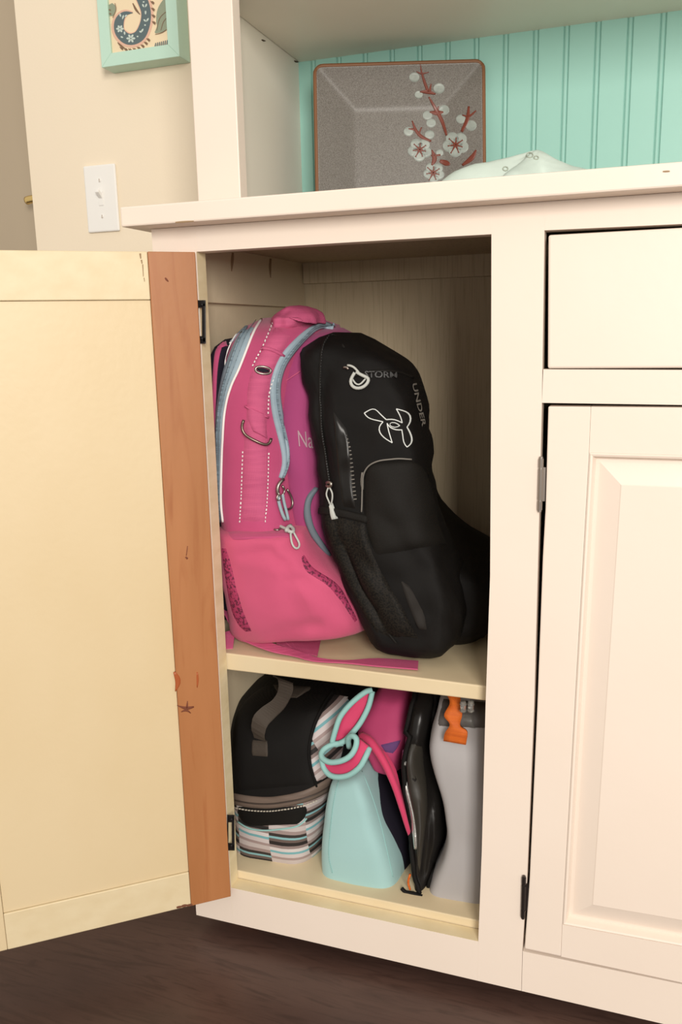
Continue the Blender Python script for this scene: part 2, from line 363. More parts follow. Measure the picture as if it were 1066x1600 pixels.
boxo('foot_block', (.03, .34, .0), (.07, .38, .03), cab, CHERRY, .001)
boxo('foot_block', (.93, .34, .0), (.97, .38, .03), cab, CHERRY, .001)
s0, s1, s2, s3 = [at(*p, .0215) for p in ((350, 1020), (757, 1072), (757, 1095), (350, 1046))]
ex = lambda a, b, x: Vector((x, a.y, a.z+(b.z-a.z)*(x-a.x)/(b.x-a.x)))
member('shelf', [ex(s0, s1, .0205), ex(s0, s1, .3915), ex(s3, s2, .3915), ex(s3, s2, .0205)], (0, .36, 0), cab, SHELFM, .0015, 'worn cream shelf board')
SZ = lambda x: s0.z+(s1.z-s0.z)*(x-s0.x)/(s1.x-s0.x)
for o_ in cab.children:
    if o_.name.startswith(('face_stile', 'bottom_rail')):
        o_.data.materials.append(EDGE)
        for p_ in o_.data.polygons:
            c_ = p_.center+ORG[cab]
            if (o_.name.startswith('face_stile') and p_.normal.x > .9 and c_.x < .1) or (o_.name.startswith('bottom_rail') and p_.normal.z > .9 and c_.x < .4): p_.material_index = 1
# drawer front and right door
q = face([(857, 367), (1066, 357.5), (1066, 577.2), (856, 576)], -.001)
dw = member('drawer', [q[0], Vector((.985, -.001, q[1].z)), Vector((.985, -.001, q[2].z)), q[3]], (0, .02, 0), cab, WHITE, .002, 'plain cream drawer front')
c0, c1, c2, c3 = face([(857, 635), (1066, 637.5), (1066, 1535.5), (819.8, 1482.5)], -.001)
cm = [fit(p) for p in ((852.5, 797), (848.5, 870), (840, 1100), (828, 1369))]
XD = .985; DI = .93
i0, i3 = fit((921, 707)), fit((879, 1443.7)); i2 = fit((1066, 1478)); i1 = fit((1066, 713))
door = bpy.data.objects.new('door', None)
dbm = bmesh.new(); prism(dbm, [c0]+[Vector((p.x, -.001, p.z)) for p in cm]+[c3, Vector((i3.x, -.001, c3.z+(c2.z-c3.z)*(i3.x-c3.x)/(c2.x-c3.x))), Vector((i3.x, -.001, i3.z)), Vector((i0.x, -.001, i0.z)), Vector((i0.x, -.001, c0.z))], (0, .02, 0))
rd = bm_out(dbm, 'door', cab, WHITE, None, False, .0012)
zb = lambda x: c3.z+(c2.z-c3.z)*(x-c3.x)/(c2.x-c3.x); zi = lambda x: i3.z+(i2.z-i3.z)*(x-i3.x)/(i2.x-i3.x)
Y0 = -.001
member('door_rail', [Vector((i0.x, Y0, c0.z)), Vector((DI, Y0, c1.z)), Vector((DI, Y0, i1.z)), Vector((i0.x, Y0, i0.z))], (0, .02, 0), rd, WHITE, .0001)
member('door_rail', [Vector((i3.x, Y0, i3.z)), Vector((DI, Y0, zi(DI))), Vector((DI, Y0, zb(DI))), Vector((i3.x, Y0, zb(i3.x)))], (0, .02, 0), rd, WHITE, .0001)
member('door_stile', [Vector((DI, Y0, c1.z)), Vector((XD, Y0, c1.z)), Vector((XD, Y0, zb(XD))), Vector((DI, Y0, zb(DI)))], (0, .02, 0), rd, WHITE, .0001)
def panel_loop(e, y):                  # rectangle inset by e from the frame opening
    return [Vector((i0.x+e, y, i0.z-e)), Vector((DI-e, y, i1.z-e)), Vector((DI-e, y, zi(DI)+e)), Vector((i3.x+e, y, i3.z+e))]
bm = bmesh.new(); V = []
for e, y in ((0, -.0005), (.0015, -.0018), (.0035, -.001), (.0055, .0052), (.0065, .0075), (.010, .0072), (.030, .0008), (.031, .0002), (.05, .0002)):
    V.append([bm.verts.new(p) for p in panel_loop(e, y)])
grid_faces(bm, V, True); bm.faces.new(V[-1])
pp = bm_out(bm, 'raised_panel', rd, WHITE); 
def barrel_hinge(px, y0, y1, mtl, mirror=1):
    a, b = fit((px, y0)), fit((px, y1)); bm = bmesh.new()
    zs = [a.z+(b.z-a.z)*t for t in (0, .17, .2, .8, .83, 1)]
    for z0, z1 in ((zs[0], zs[1]), (zs[2], zs[3]), (zs[4], zs[5])):
        tube(None, [Vector((a.x, -.0025, z0)), Vector((a.x, -.0025, z1))], .0024, None, None, bm=bm, seg=12)
    tube(None, [Vector((a.x, -.0025, zs[0]+.002)), Vector((a.x, -.0025, zs[5]-.002))], .0018, None, None, bm=bm, seg=10)
    box(bm, (a.x-.0005, -.0018, min(zs[1:5])), (a.x+.0045, .0, max(zs[1:5])))
    return bm_out(bm, 'hinge', cab, mtl)
barrel_hinge(846.5, 716, 796, STEEL); barrel_hinge(819.5, 1369, 1431, mat('dark_hinge_metal', (.10, .085, .08), .4, metal=1))
# open left door, seen from its inside
th = math.radians(141.5); dv = Vector((math.cos(th), -math.sin(th), 0)); nv = Vector((dv.y, -dv.x, 0))
if nv.y > 0: nv = -nv                  # normal of the inside face, towards the room
H0 = Vector((.0565, -.008, 0)); DW = .311; ZT = .8462; ZB = .0665
def dp(u, z, d=0): return H0+dv*u+nv*d+Vector((0, 0, z))
def dbox(name, u0, u1, z0, z1, d0, d1, m_, par, bevel=.001, label=None):
    return member(name, [dp(u0, z0, d0), dp(u1, z0, d0), dp(u1, z1, d0), dp(u0, z1, d0)], nv*(d1-d0), par, m_, bevel, label)
def hitdoor(px, py):
    d = RR.transposed() @ Vector(((px-533.0)/F, (py-800.0)/F, 1.0)); t = (H0-CAM).dot(nv)/d.dot(nv); p = CAM+d*t; return (p-H0).dot(dv), p.z
uo, _ = hitdoor(231, 400); uo2, _ = hitdoor(298, 1400); uo = (uo+uo2)/2
_, zt1 = hitdoor(150, 469); u5, zb1 = hitdoor(150, 1396)
ld = dbox('door', uo+.0002, DW-.048, zb1+.0004, zt1-.0004, -.010, -.0022, CREAM, cab, .0004, 'open door seen from its cream painted inside')
dbox('door_stile', 0, uo, ZB, ZT, -.0195, .0004, CHERRY, ld, .0008, 'unpainted orange cherry wood stile')
dbox('door_stile', DW-.0478, DW, ZB, ZT, -.0195, 0, CREAM, ld)
dbox('door_rail', uo+.0002, DW-.048, zt1, ZT, -.0195, 0, CREAMRAIL, ld)
dbox('door_rail', uo+.0002, DW-.048, ZB, zb1, -.0195, 0, CREAMRAIL, ld)
class DoorFace:
    def __init__(s, d): s.d = d
    def hit(s, px, py, off=0): u, z = hitdoor(px, py); return dp(u, z, s.d+off), nv
DF = DoorFace(.0002)
bm = bmesh.new()
for (x, y0, y1, w_) in ((219, 396, 404, 3), (221, 406, 412, 2.5), (223, 413, 432, 1.6), (225, 434, 440, 1.2)): ribbon(None, DF, [(x, y0, w_), (x+1, y1, w_*.6)], None, None, h=.0002, bm=bm, base=.0002)
tag(bm_out(bm, 'paint_smear', ld, GRIME, 'dark smear on the top rail'), kind='stuff')
bm = bmesh.new()
for (x, y, w_) in ((276, 1418, 5), (284, 1416, 6), (292, 1415, 5)): ribbon(None, DF, [(x, y, w_*.5), (x+4, y-1, w_), (x+9, y-2, w_*.3)], None, None, h=.0002, bm=bm, base=.0002)
bm_out(bm, 'chipped_paint', ld, mat('brown_chip', (.16, .06, .03), .8), 'brown chipped patch')['kind'] = 'stuff'
KNOT = mat('dark_knot', (.16, .045, .02), .7); REDST = mat('red_wood_stain', (.36, .085, .02), .5); bm = bmesh.new()
for pts in ([(258, 434, 2), (260, 437, 5), (263, 440, 1)], [(293, 853, 1), (292, 862, 1.5), (291, 868, 1)], [(290, 870, 3), (293, 873, 3)], [(277, 1102, 1), (285, 1105, 3), (291, 1107, 7), (303, 1104, 2)], [(283, 1112, 1), (291, 1108, 5), (298, 1114, 1)], [(293, 1095, 1), (292, 1106, 4)]):
    ribbon('wood_knot', DF, pts, ld, KNOT, h=.0002, base=.0005, label='dark knot')
bm.free()
ribbon('wood_stain', DF, [(272, 1050, 3), (276, 1056, 8), (279, 1064, 10), (277, 1072, 6), (274, 1080, 1)], ld, REDST, h=.0002, base=.0005, label='reddish stain'); ribbon('wood_stain', DF, [(308, 1050, 2), (309, 1062, 4), (308, 1074, 1)], ld, REDST, h=.0002, base=.0005, label='reddish stain')
# left door hinges: open loops of black iron between door edge and face stile
def loop_hinge(x0, x1, y0, y1, w=6):
    bm = bmesh.new(); F0 = Flat(-.0015)
    for pts in ([(x1-w/2, y0, w), (x1-w/2+.4, y1, w)], [(x0, y0+6, 12), (x1, y0+6, 12)], [(x0, y1-6, 12), (x1, y1-6, 12)], [(x0+1, y0, 2), (x0+1, y1, 2)]):
        ribbon(None, F0, pts, None, None, h=.0014, bm=bm, n=3, smooth=False)
    for yy in (y0+7, y1-8):
        p = at((x0+x1)/2+1, yy, -.0034); bmesh.ops.create_icosphere(bm, subdivisions=2, radius=.0017, matrix=Matrix.Translation(p))
    return bm_out(bm, 'hinge', cab, BLACKMETAL, 'black iron loop hinge')
loop_hinge(308, 321.5, 469, 537); loop_hinge(355, 366.5, 1273, 1329, 4.5)
bm = bmesh.new(); F0 = Flat(.0)
for pts in ([(274, 347.5, 2), (288, 346.5, 3), (303, 345.5, 1.5)], ): ribbon(None, Flat(-.0301), pts, None, None, h=.0002, bm=bm)
ribbon(None, Flat(-.0301), [(1036, 268, 2), (1041, 268, 4), (1047, 267.5, 2)], None, None, h=.0002, bm=bm)
CHIPS = bm
bm = bmesh.new()
class Side:
    def __init__(s, X, sg=1): s.X = X; s.sg = sg
    def hit(s, px, py, off=0):
        d = RR.transposed() @ Vector(((px-533.0)/F, (py-800.0)/F, 1.0)); t = (s.X-CAM.x)/d.x; return CAM+d*t+Vector((off, 0, 0)), Vector((1, 0, 0))
for pts in ([(364, 395, 3), (363, 408, 5), (362, 424, 1)], [(423, 404, 3), (422, 418, 4), (423, 434, 1)]): ribbon('water_stain', Side(.0262), pts, cab, GRIME, h=.0002, label='dark stain near the top of the side board')
# ------------------------------------------------------------------ countertop
boxo('countertop', (-.0185, -.03, .8737), (1.02, WY-.001, CT), None, WHITE, .0018)
top = tag(bpy.data.objects['countertop'], 'long cream painted wooden top board with square edge over the cabinet', 'countertop')
ORG[top] = Vector((0, 0, 0)); tag(bm_out(CHIPS, 'paint_chip', top, GRIME, 'small brown paint chips on the front edge'), kind='stuff')
# ------------------------------------------------------------------ hutch
hu = thing('hutch', (.45, .25, CT), 'cream shelf hutch with aqua bead board back standing on the countertop', 'shelf unit')
HY = .11
boxo('face_stile', (0, HY, CT), (.0565, HY+.02, 1.72), hu, WHITE, .0012)
boxo('face_stile', (.95, HY, CT), (1.0, HY+.02, 1.72), hu, WHITE, .0012)
boxo('side_panel', (.0, HY+.0205, CT), (.0265, WY-.002, 1.72), hu, HUTCHU, .0008)
boxo('side_panel', (.98, HY+.0205, CT), (1.0, WY-.002, 1.72), hu, HUTCHU, .0008)
boxo('shelf_board', (.027, HY+.0205, 1.1405), (.979, .399, 1.162), hu, HUTCHU, .001)
boxo('shelf_board', (-.01, HY-.01, 1.7205), (1.01, WY-.002, 1.742), hu, WHITE, .001)
boxo('top_rail', (.057, HY, 1.66), (.9495, HY+.02, 1.72), hu, WHITE, .001)
pitch = .0391; x0 = .3222-pitch*8; mesh0 = None
bm = bmesh.new(); W = pitch-.0062; y = .385
prof = [(0, .0024), (.0003, .0012), (.0012, 0), (W-.0012, 0), (W-.0003, .0012), (W, .0024)]
for i in range(8):
    a = math.pi*i/7; prof.append((W+.0031-.0027*math.cos(a), .0024-.0022*math.sin(a)))
prof += [(pitch, .0024), (pitch, .012), (0, .012)]
prism(bm, [(p[0], p[1], 0) for p in prof], (0, 0, 1.72-CT))
bmesh.ops.recalc_face_normals(bm, faces=bm.faces); me = bpy.data.meshes.new('bead_board_plank'); bm.to_mesh(me); bm.free(); me.materials.append(TEAL)
for i in range(25):
    xx = x0+.0031-pitch*0+i*pitch
    if xx < .0265-.02 or xx+pitch > .98: continue
    o = bpy.data.objects.new('bead_board_plank', me); C.objects.link(o); o.parent = hu; o.location = Vector((xx, y, CT+.0002))-ORG[hu]
bm = bmesh.new()
for p in ((410, 63), (461, 96)): ribbon('nail_hole', Side(.0267), [(p[0]-1, p[1]-1, 1.5), (p[0]+2, p[1]+1, 4), (p[0]+5, p[1]+1, 1)], hu, DARK, h=.0004, label='dark nail hole under the shelf')
# ------------------------------------------------------------------ light switch
A = at(133, 262, WY); B_ = at(182, 253, WY); D_ = at(140, 362, WY)
cx, cz = (A.x+B_.x)/2-.0008, (A.z+D_.z)/2-.0005; hw, hh = (B_.x-A.x)/2, (B_.z-D_.z)/2
sw = thing('light_switch', (cx, WY, cz), 'white single toggle light switch plate on the beige wall', 'light switch')
bm = bmesh.new(); box(bm, (cx-hw, WY-.005, cz-hh), (cx+hw, WY-.0005, cz+hh)); bm_out(bm, 'cover_plate', sw, PLASTIC, None, False, .0022)
bm = bmesh.new(); box(bm, (cx-.0045, WY-.0062, cz-.011), (cx+.0045, WY-.0045, cz+.011)); bm_out(bm, 'switch_collar', sw, PLASTIC, None, False, .0005)
bm = bmesh.new(); prism(bm, [(cx-.0032, WY-.005, cz-.001), (cx-.0032, WY-.005, cz+.0075), (cx-.0032, WY-.0145, cz+.0135), (cx-.0032, WY-.016, cz+.0085)], (.0064, 0, 0)); bm_out(bm, 'toggle', sw, PLASTIC, None, False, .0007)
for s in (1, -1):
    bm = bmesh.new(); bmesh.ops.create_cone(bm, cap_ends=True, segments=20, radius1=.0032, radius2=.0024, depth=.0016, matrix=Matrix.Translation((cx, WY-.0055, cz+s*.028)) @ Matrix.Rotation(math.pi/2, 4, 'X'))
    sc = bm_out(bm, 'screw', sw, PLASTIC)
    bm = bmesh.new(); box(bm, (cx-.0004, WY-.0066, cz+s*.028-.0025), (cx+.0004, WY-.0062, cz+s*.028+.0025)); bm_out(bm, 'slot', sc, GRIME)
# ------------------------------------------------------------------ framed picture
FY = .376; fx0, fx1, fz0, fz1 = -.2975, -.161, 1.168, 1.345; t_ = .0185
pf = thing('framed_picture', ((fx0+fx1)/2, WY, fz0), 'paisley picture in a deep mint green frame hanging above the light switch', 'picture')
def fr(name, a, b, c, d): return member(name, [Vector((p[0], FY, p[1])) for p in (a, b, c, d)], (0, WY-FY-.0005, 0), pf, MINT, .0007)
fr('frame_side', (fx0, fz0), (fx0+t_, fz0+t_), (fx0+t_, fz1-t_), (fx0, fz1)); fr('frame_side', (fx1, fz0), (fx1, fz1), (fx1-t_, fz1-t_), (fx1-t_, fz0+t_))
fr('frame_side', (fx0, fz0), (fx1, fz0), (fx1-t_, fz0+t_), (fx0+t_, fz0+t_)); fr('frame_side', (fx0, fz1), (fx0+t_, fz1-t_), (fx1-t_, fz1-t_), (fx1, fz1))
art = boxo('art_print', (fx0+t_+.0002, FY+.004, fz0+t_+.0002), (fx1-t_-.0002, FY+.006, fz1-t_-.0002), pf, mat('cream_print_paper', (.80, .66, .45), .6), 0, 'cream print with a slate paisley')
AF = Flat(FY+.0038)
SLATE = mat('slate_blue_ink', (.10, .14, .15), .6); SAGE = mat('sage_ink', (.27, .31, .22), .6); ROSE = mat('rose_ink', (.70, .44, .33), .6); BROWN = mat('brown_ink', (.20, .12, .07), .6); PALE = mat('pale_blue_ink', (.52, .60, .55), .6)
def c5(x, y): return 120+x/4.0, y/4.0
def inks(name, items, m_, lvl, label=None):
    bm = bmesh.new()
    for it in items: ribbon(None, AF, [(*c5(p[0], p[1]), p[2]/4.0) for p in it], None, None, h=.00012, base=lvl*.00022, bm=bm, n=max(3, len(it)*5))
    return tag(bm_out(bm, name, art, m_, label), kind='stuff')
inks('ink_motif', [[(350, 75, 6), (300, 80, 50), (262, 130, 80), (262, 200, 88), (320, 250, 100), (390, 235, 98), (430, 160, 88), (440, 80, 84), (420, 10, 90), (400, -30, 90)]], ROSE, .2)
inks('ink_motif', [[(350, 80, 4), (300, 85, 34), (266, 130, 62), (268, 200, 66), (322, 246, 76), (388, 228, 76), (424, 160, 68), (434, 80, 64), (414, 10, 70), (396, -30, 70)]], SLATE, 1)
inks('ink_motif', [[(590, -20, 60), (545, 60, 80), (540, 120, 90), (530, 170, 70), (490, 205, 10)], [(200, 30, 50), (215, 60, 70), (215, 100, 20)]], SAGE, 1)
fl = []
for cx_, cy_, r_ in ((270, 180, 24), (338, 240, 28)):
    for k_ in range(6):
        a = k_*math.pi/3; fl.append([(cx_+4*math.cos(a), cy_+4*math.sin(a), 5), (cx_+r_*.65*math.cos(a), cy_+r_*.65*math.sin(a), 15), (cx_+r_*math.cos(a), cy_+r_*math.sin(a), 5)])
for x, y, dx, dy in ((285, 120, 8, -26), (275, 105, -6, -20), (300, 105, 14, -12), (290, 235, -16, -6), (300, 218, -2, -22), (400, 205, 16, -26), (405, 200, -14, -4), (432, 135, -14, -14), (435, 135, 14, -22), (430, 90, 0, -22), (420, 45, -10, -20), (428, 45, 10, -22)):
    fl.append([(x, y, 4), (x+dx*.6, y+dy*.6, 12), (x+dx, y+dy, 3)])
for x, y in ((380, 228), (427, 157), (430, 72), (418, 12)): fl.append([(x-5, y, 9), (x+5, y, 9)])
inks('ink_motif', fl, PALE, 2)
br_ = []
for i in range(13):
    t = i/12; a = math.radians(115-150*t); R_ = 125
    cx_, cy_ = 330+R_*math.cos(a)*1.02, 190+R_*math.sin(a)*.95
    if i > 7: cx_, cy_ = 478+(i-8)*-3, 180-(i-7)*42
    for s in (0, 1): br_.append([(cx_-8+s*10, cy_-6, 3), (cx_+2+s*8, cy_+4, 9), (cx_+12+s*4, cy_+16-s*8, 3)])
br_ += [[(255, 265, 4), (275, 285, 12), (300, 300, 4)], [(350, 20, 6), (370, 60, 14), (395, 90, 4)], [(490, 215, 3), (530, 205, 4), (570, 180, 3)], [(575, 60, 3), (520, 110, 4), (500, 190, 3)], [(590, 90, 3), (545, 130, 4), (525, 190, 3)], [(238, 20, 4), (245, 60, 4), (225, 110, 4)], [(200, 60, 10), (212, 64, 6)], [(203, 85, 10), (215, 88, 5)]]
inks('ink_motif', br_, BROWN, 3)
inks('ink_motif', [[(490+12*i, 290, 9), (494+12*i, 268-3*i, 6)] for i in range(8)], SLATE, 1)
# ------------------------------------------------------------------ stoneware plate
PW = .2245; pc = Vector((.3065-PW/2, .30, CT+.006))
pl = thing('square_plate', (pc.x, .32, CT), 'square grey stoneware plate with a painted cherry branch standing against the bead board', 'plate')
tilt = math.radians(9); PU = Vector((.952, .307, 0)); PN = Vector((.307, -.952, 0)); PUP = Vector((0, 0, math.cos(tilt)))-PN*math.sin(tilt)
ptr = at(756, 94, .372); H2 = (ptr.z-CT-.0045)/math.cos(tilt); pc = ptr-PU*(PW/2)-PUP*H2
PNT = PU.cross(PUP)
def pp_(u, v, d): return pc+PU*u+PUP*v+PNT*d
bm = bmesh.new(); N_ = 56; V = []
def depth(u, v):
    s = max(abs(u)/(PW/2), abs(v-H2/2)/(H2/2)); k = 1-s
    k = k/.46; return .026*(1-min(1, k) if k < .94 or k > 1.06 else (1.06-k)**2/.24*1.0)
for side in (0, 1):
    rows = []
    for i in range(N_+1):
        row = []
        for j in range(N_+1):
            u = (j/N_-.5)*PW; v = i/N_*H2
            cr_ = .010                   # rounded corners
            du = PW/2-abs(u); dv_ = min(v, H2-v)
            if du < cr_ and dv_ < cr_:
                l_ = math.hypot(cr_-du, cr_-dv_)
                if l_ > cr_:
                    f_ = cr_/l_; u = math.copysign(PW/2-cr_+(cr_-du)*f_, u); vv = cr_-(cr_-dv_)*f_; v = vv if v < H2/2 else H2-vv
            row.append(bm.verts.new(pp_(u, v, depth(u, v)-.026-side*.005)))
        rows.append(row)
    V.append(rows); grid_faces(bm, rows)
def rim(r): return [r[0][j] for j in range(N_)]+[r[i][N_] for i in range(N_)]+[r[N_][j] for j in range(N_, 0, -1)]+[r[i][0] for i in range(N_, 0, -1)]
A_, B2 = rim(V[0]), rim(V[1])
for i in range(len(A_)): bm.faces.new((A_[i], A_[(i+1) % len(A_)], B2[(i+1) % len(A_)], B2[i]))
edgepts = [a.co.lerp(b.co, .5) for a, b in zip(A_, B2)]
bmesh.ops.recalc_face_normals(bm, faces=bm.faces); bvh = BVHTree.FromBMesh(bm)
plo = bm_out(bm, 'dish', pl, PLATEM, None, True)
tube('rim_edge', edgepts, .0027, pl, RUST, closed=True, label='rust brown unglazed edge')
PB = Body.__new__(Body); PB.bvh = bvh; PB.yf = .34
def c2_(x, y): return 460+x/1.759, 40+y/1.759
def paint(name, items, m_, lvl, label=None):
    bm = bmesh.new()
    for it in items: ribbon(None, PB, [(*c2_(p[0], p[1]), p[2]/1.759) for p in it], None, None, h=.0003, base=lvl*.0003, bm=bm, n=max(4, len(it)*4))
    return bm_out(bm, name, pl, m_, label, True)
def blob(x, y, r): return [(x-r, y, r*.5), (x-r*.8, y, r*1.3), (x-r*.3, y, r*1.95), (x+r*.3, y, r*1.95), (x+r*.8, y, r*1.3), (x+r, y, r*.5)]
bl_ = [blob(*b) for b in ((330, 142, 14), (398, 173, 15), (342, 190, 11), (412, 232, 14), (366, 247, 13), (376, 268, 13), (458, 257, 13), (486, 275, 15), (314, 291, 13), (372, 300, 13), (400, 350, 10))]
for b_ in bl_: paint('blossom_bud', [b_], PETAL, .5)
for cx_, cy_, r_ in ((345, 341, 34), (444, 326, 37), (384, 404, 30)):
    it = []
    for k_ in range(5):
        a = k_*2*math.pi/5+.4; it.append(blob(cx_+r_*.5*math.cos(a), cy_+r_*.5*math.sin(a), r_*.48))
    it.append(blob(cx_, cy_, r_*.5)); tag(paint('blossom', it, PETAL, .3), kind='stuff')
st = []
for cx_, cy_, r_ in ((345, 341, 22), (444, 328, 25), (382, 405, 22)):
    for k_ in range(7):
        a = k_*2*math.pi/7+.3; rr = r_*(.8+.35*((k_*37) % 5)/5); st.append([(cx_, cy_, 7), (cx_+rr*.8*math.cos(a), cy_+rr*.8*math.sin(a), 2.2), (cx_+rr*math.cos(a), cy_+rr*math.sin(a), 5)])
st += [[(346, 104, 1), (350, 128, 5), (358, 155, 8), (368, 182, 8)], [(336, 126, 2), (350, 132, 5), (370, 128, 2)], [(345, 182, 3), (366, 182, 12), (388, 188, 4)], [(376, 160, 3), (372, 182, 8)], [(370, 196, 4), (388, 228, 9), (406, 262, 10), (419, 302, 6)], [(372, 238, 3), (392, 240, 14), (410, 238, 4)], [(396, 222, 3), (392, 244, 8)], [(480, 222, 5), (476, 258, 11), (460, 292, 7)], [(462, 246, 3), (480, 250, 6), (500, 234, 3)], [(324, 262, 3), (334, 288, 8), (350, 306, 9), (376, 318, 5)], [(314, 284, 3), (332, 286, 7)], [(350, 280, 3), (342, 298, 5)], [(378, 342, 3), (386, 366, 14), (378, 384, 5)], [(400, 372, 8), (418, 378, 16), (428, 382, 5)], [(500, 342, 3), (488, 364, 14), (462, 384, 6)], [(376, 358, 3), (402, 356, 6)]]
tag(paint('painted_branch', st, BRANCH, 1.6, 'russet brown branches and stamens'), kind='stuff')
# ------------------------------------------------------------------ mint ornament
so = thing('starfish_ornament', (.375, .2, CT), 'pale mint knobbly starfish-shaped ornament lying on the countertop before the plate', 'ornament')
bm = bmesh.new(); V = []; NR, NA = 16, 90; cxs, cys = .388, .205
for i in range(NR+1):
    s = i/NR; row = []
    for j in range(NA):
        a = 2*math.pi*j/NA; ph = math.cos(2.5*(a-math.pi)); arm = abs(ph)**2.2; west = max(0, -math.cos(a)); arm *= 1-.5*max(0, -math.sin(a))*(1-west**3)
        R_ = .040+.088*arm; H_ = .030+.014*arm+.012*west*arm
        h_ = (H_+(.064-H_)*math.exp(-(s*R_/.034)**1.6))*max(0, 1-s**5)**.5 - .010*s*arm*(1-west)
        h_ += .0012*hash3(math.cos(a)*s*8, math.sin(a)*s*8, 2)
        row.append(bm.verts.new((cxs+R_*s*math.cos(a), cys+R_*s*math.sin(a)*.85, CT+.0003+max(0, h_))))
    V.append(row)
grid_faces(bm, V, True); bm.faces.new(V[-1][::-1]); bmesh.ops.remove_doubles(bm, verts=bm.verts, dist=1e-5)
bmesh.ops.recalc_face_normals(bm, faces=bm.faces); bvh = BVHTree.FromBMesh(bm); bm_out(bm, 'starfish_body', so, STAR, None, True)
SB = Body.__new__(Body); SB.bvh = bvh; SB.yf = .2
bm = bmesh.new()
for cx_, cy_, r_ in ((828, 243, 5), (838, 247, 3.5), (790, 264, 4)):
    tube(None, [SB.hit(cx_+r_*math.cos(a*.785), cy_+r_*.8*math.sin(a*.785), .0004)[0] for a in range(8)], .0007, None, None, closed=True, bm=bm)
tag(bm_out(bm, 'pitted_ring', so, mat('grey_pits', (.36, .40, .33), .7), 'small grey rough rings', True), kind='stuff')
#BAGS#
# ------------------------------------------------------------------ pink backpack
pk = thing('pink_backpack', (.12, .17, .38), 'pink canvas school backpack with grey blue zips standing on the shelf against the left side', 'backpack')
bp = Body('back_panel', [(364, 524, 392, 520, .06, .26), (345, 536, 380, 534, .055, .28), (335, 575, 372, 572, .05, .30), (331, 650, 366, 650, .05, .30), (332, 740, 364, 740, .05, .30), (337, 820, 366, 820, .05, .30), (342, 900, 372, 900, .05, .30), (348, 975, 380, 985, .06, .28)], pk, NAVY, exp=4)
ribbon('edge_binding', bp, [(368, 522, 3), (352, 529, 7), (342, 545, 8), (337, 575, 7), (335, 620, 6), (333, 680, 5), (333, 740, 4)], pk, PINK, h=.002)
mb = Body('main_compartment', [(388, 497, 462, 492, .09, .26), (372, 510, 478, 506, .07, .28), (353, 545, 470, 545, .055, .30), (341, 590, 458, 590, .045, .31), (335, 650, 452, 650, .04, .32), (334, 720, 458, 715, .038, .32), (336, 790, 462, 785, .036, .32), (344, 860, 475, 850, .038, .32), (354, 930, 495, 905, .042, .32), (368, 985, 515, 955, .05, .31)], pk, PINK, exp=3.4, wrinkle=.0012, dents=(([(340, 640), (440, 655)], .002, .006), ([(432, 560), (424, 640), (428, 740)], .002, .006)))
fp = Body('front_pocket', [(476, 512, 520, 512, .12, .26), (456, 530, 520, 530, .10, .28), (440, 565, 512, 565, .085, .29), (433, 620, 510, 620, .075, .3), (436, 690, 510, 690, .07, .3), (446, 760, 514, 755, .07, .3), (462, 830, 522, 820, .075, .3), (482, 900, 545, 885, .085, .3), (505, 955, 560, 935, .10, .29)], pk, mat('shaded_pink_canvas', (.36, .05, .17), .8, weave=420, sheen=.1), exp=3, wrinkle=.0012)  # pink canvas turned darker magenta: the pocket's shading is put into its colour
hd = Body('top_handle', [(424, 520, 466, 516, .085, .16), (428, 500, 478, 496, .085, .17), (438, 487, 492, 506, .09, .18), (446, 479, 490, 490, .10, .18), (458, 476, 478, 479, .11, .17)], pk, PINKW, exp=2.6, n=18, wrinkle=.003, wscale=40)
# zip bands
BM2 = Two(bp, mb)
def band(nm, body, L, R, h, m_, par=pk, **k): return patch(nm, body, L, R, par, m_, h=h, m=6, n=40, **k)
bl1 = [(386, 505), (372, 522), (361, 541), (350, 575), (340, 625), (336, 680), (338, 735), (341, 779), (343, 815)]
br1 = [(409, 501), (401, 513), (393, 530), (375, 576), (361, 607), (352, 648), (349, 697), (347, 779), (350, 815)]
band('zip_tape', BM2, bl1, br1, .0022, GREYBLUE, label='grey blue zip tape')
mid = [tuple(a[i]*.62+b[i]*.38 for i in (0, 1)) for a, b in zip(bl1, br1)]
zc = tpx('zip_coil', BM2, mid, .0011, pk, ZIPD, off=.0028, flat=1.6)
m2 = [tuple(a[i]*.35+b[i]*.65 for i in (0, 1)) for a, b in zip(bl1, br1)]
tpx('zip_tape_seam', BM2, m2, .0004, pk, ZIPD, off=.0024)
tpx('white_piping', BM2, br1, .0015, pk, WHITEP, off=.0018, label='white piping')
tpx('white_piping', BM2, bl1[:-2], .0008, pk, WHITEP, off=.0018)
# webbing column
wl = [(428, 500), (412, 538), (393, 575), (385, 605), (384, 640), (379, 705), (376, 779), (374, 818)]
wr_ = [(462, 524), (446, 548), (429, 588), (421, 615), (419, 650), (421, 708), (420, 760), (417, 818)]
band('webbing_panel', mb, wl, wr_, .0026, PINKW, label='ribbed pink webbing column')
ins = lambda L, R, t: [tuple(a[i]*(1-t)+b[i]*t for i in (0, 1)) for a, b in zip(L, R)]
stitches('white_stitching', mb, ins(wl, wr_, .05)[0:3], pk, WHITEP, base=.003); stitches('white_stitching', mb, ins(wl, wr_, .05)[5:], pk, WHITEP, base=.003)
stitches('white_stitching', mb, ins(wl, wr_, .94)[2:5], pk, WHITEP, base=.003); stitches('white_stitching', mb, ins(wl, wr_, .94)[5:], pk, WHITEP, base=.003)
ribbon('webbing_fold', mb, [(410, 545, 5), (425, 547, 6), (442, 556, 5)], pk, PINKW, h=.0042)
ribbon('webbing_fold', mb, [(384, 634, 3), (402, 645, 4), (418, 652, 3)], pk, PINKW, h=.0042)
band('loop_flap', mb, [(385, 632), (385, 655), (393, 672)], [(417, 648), (418, 668), (419, 688)], .0048, PINKW)
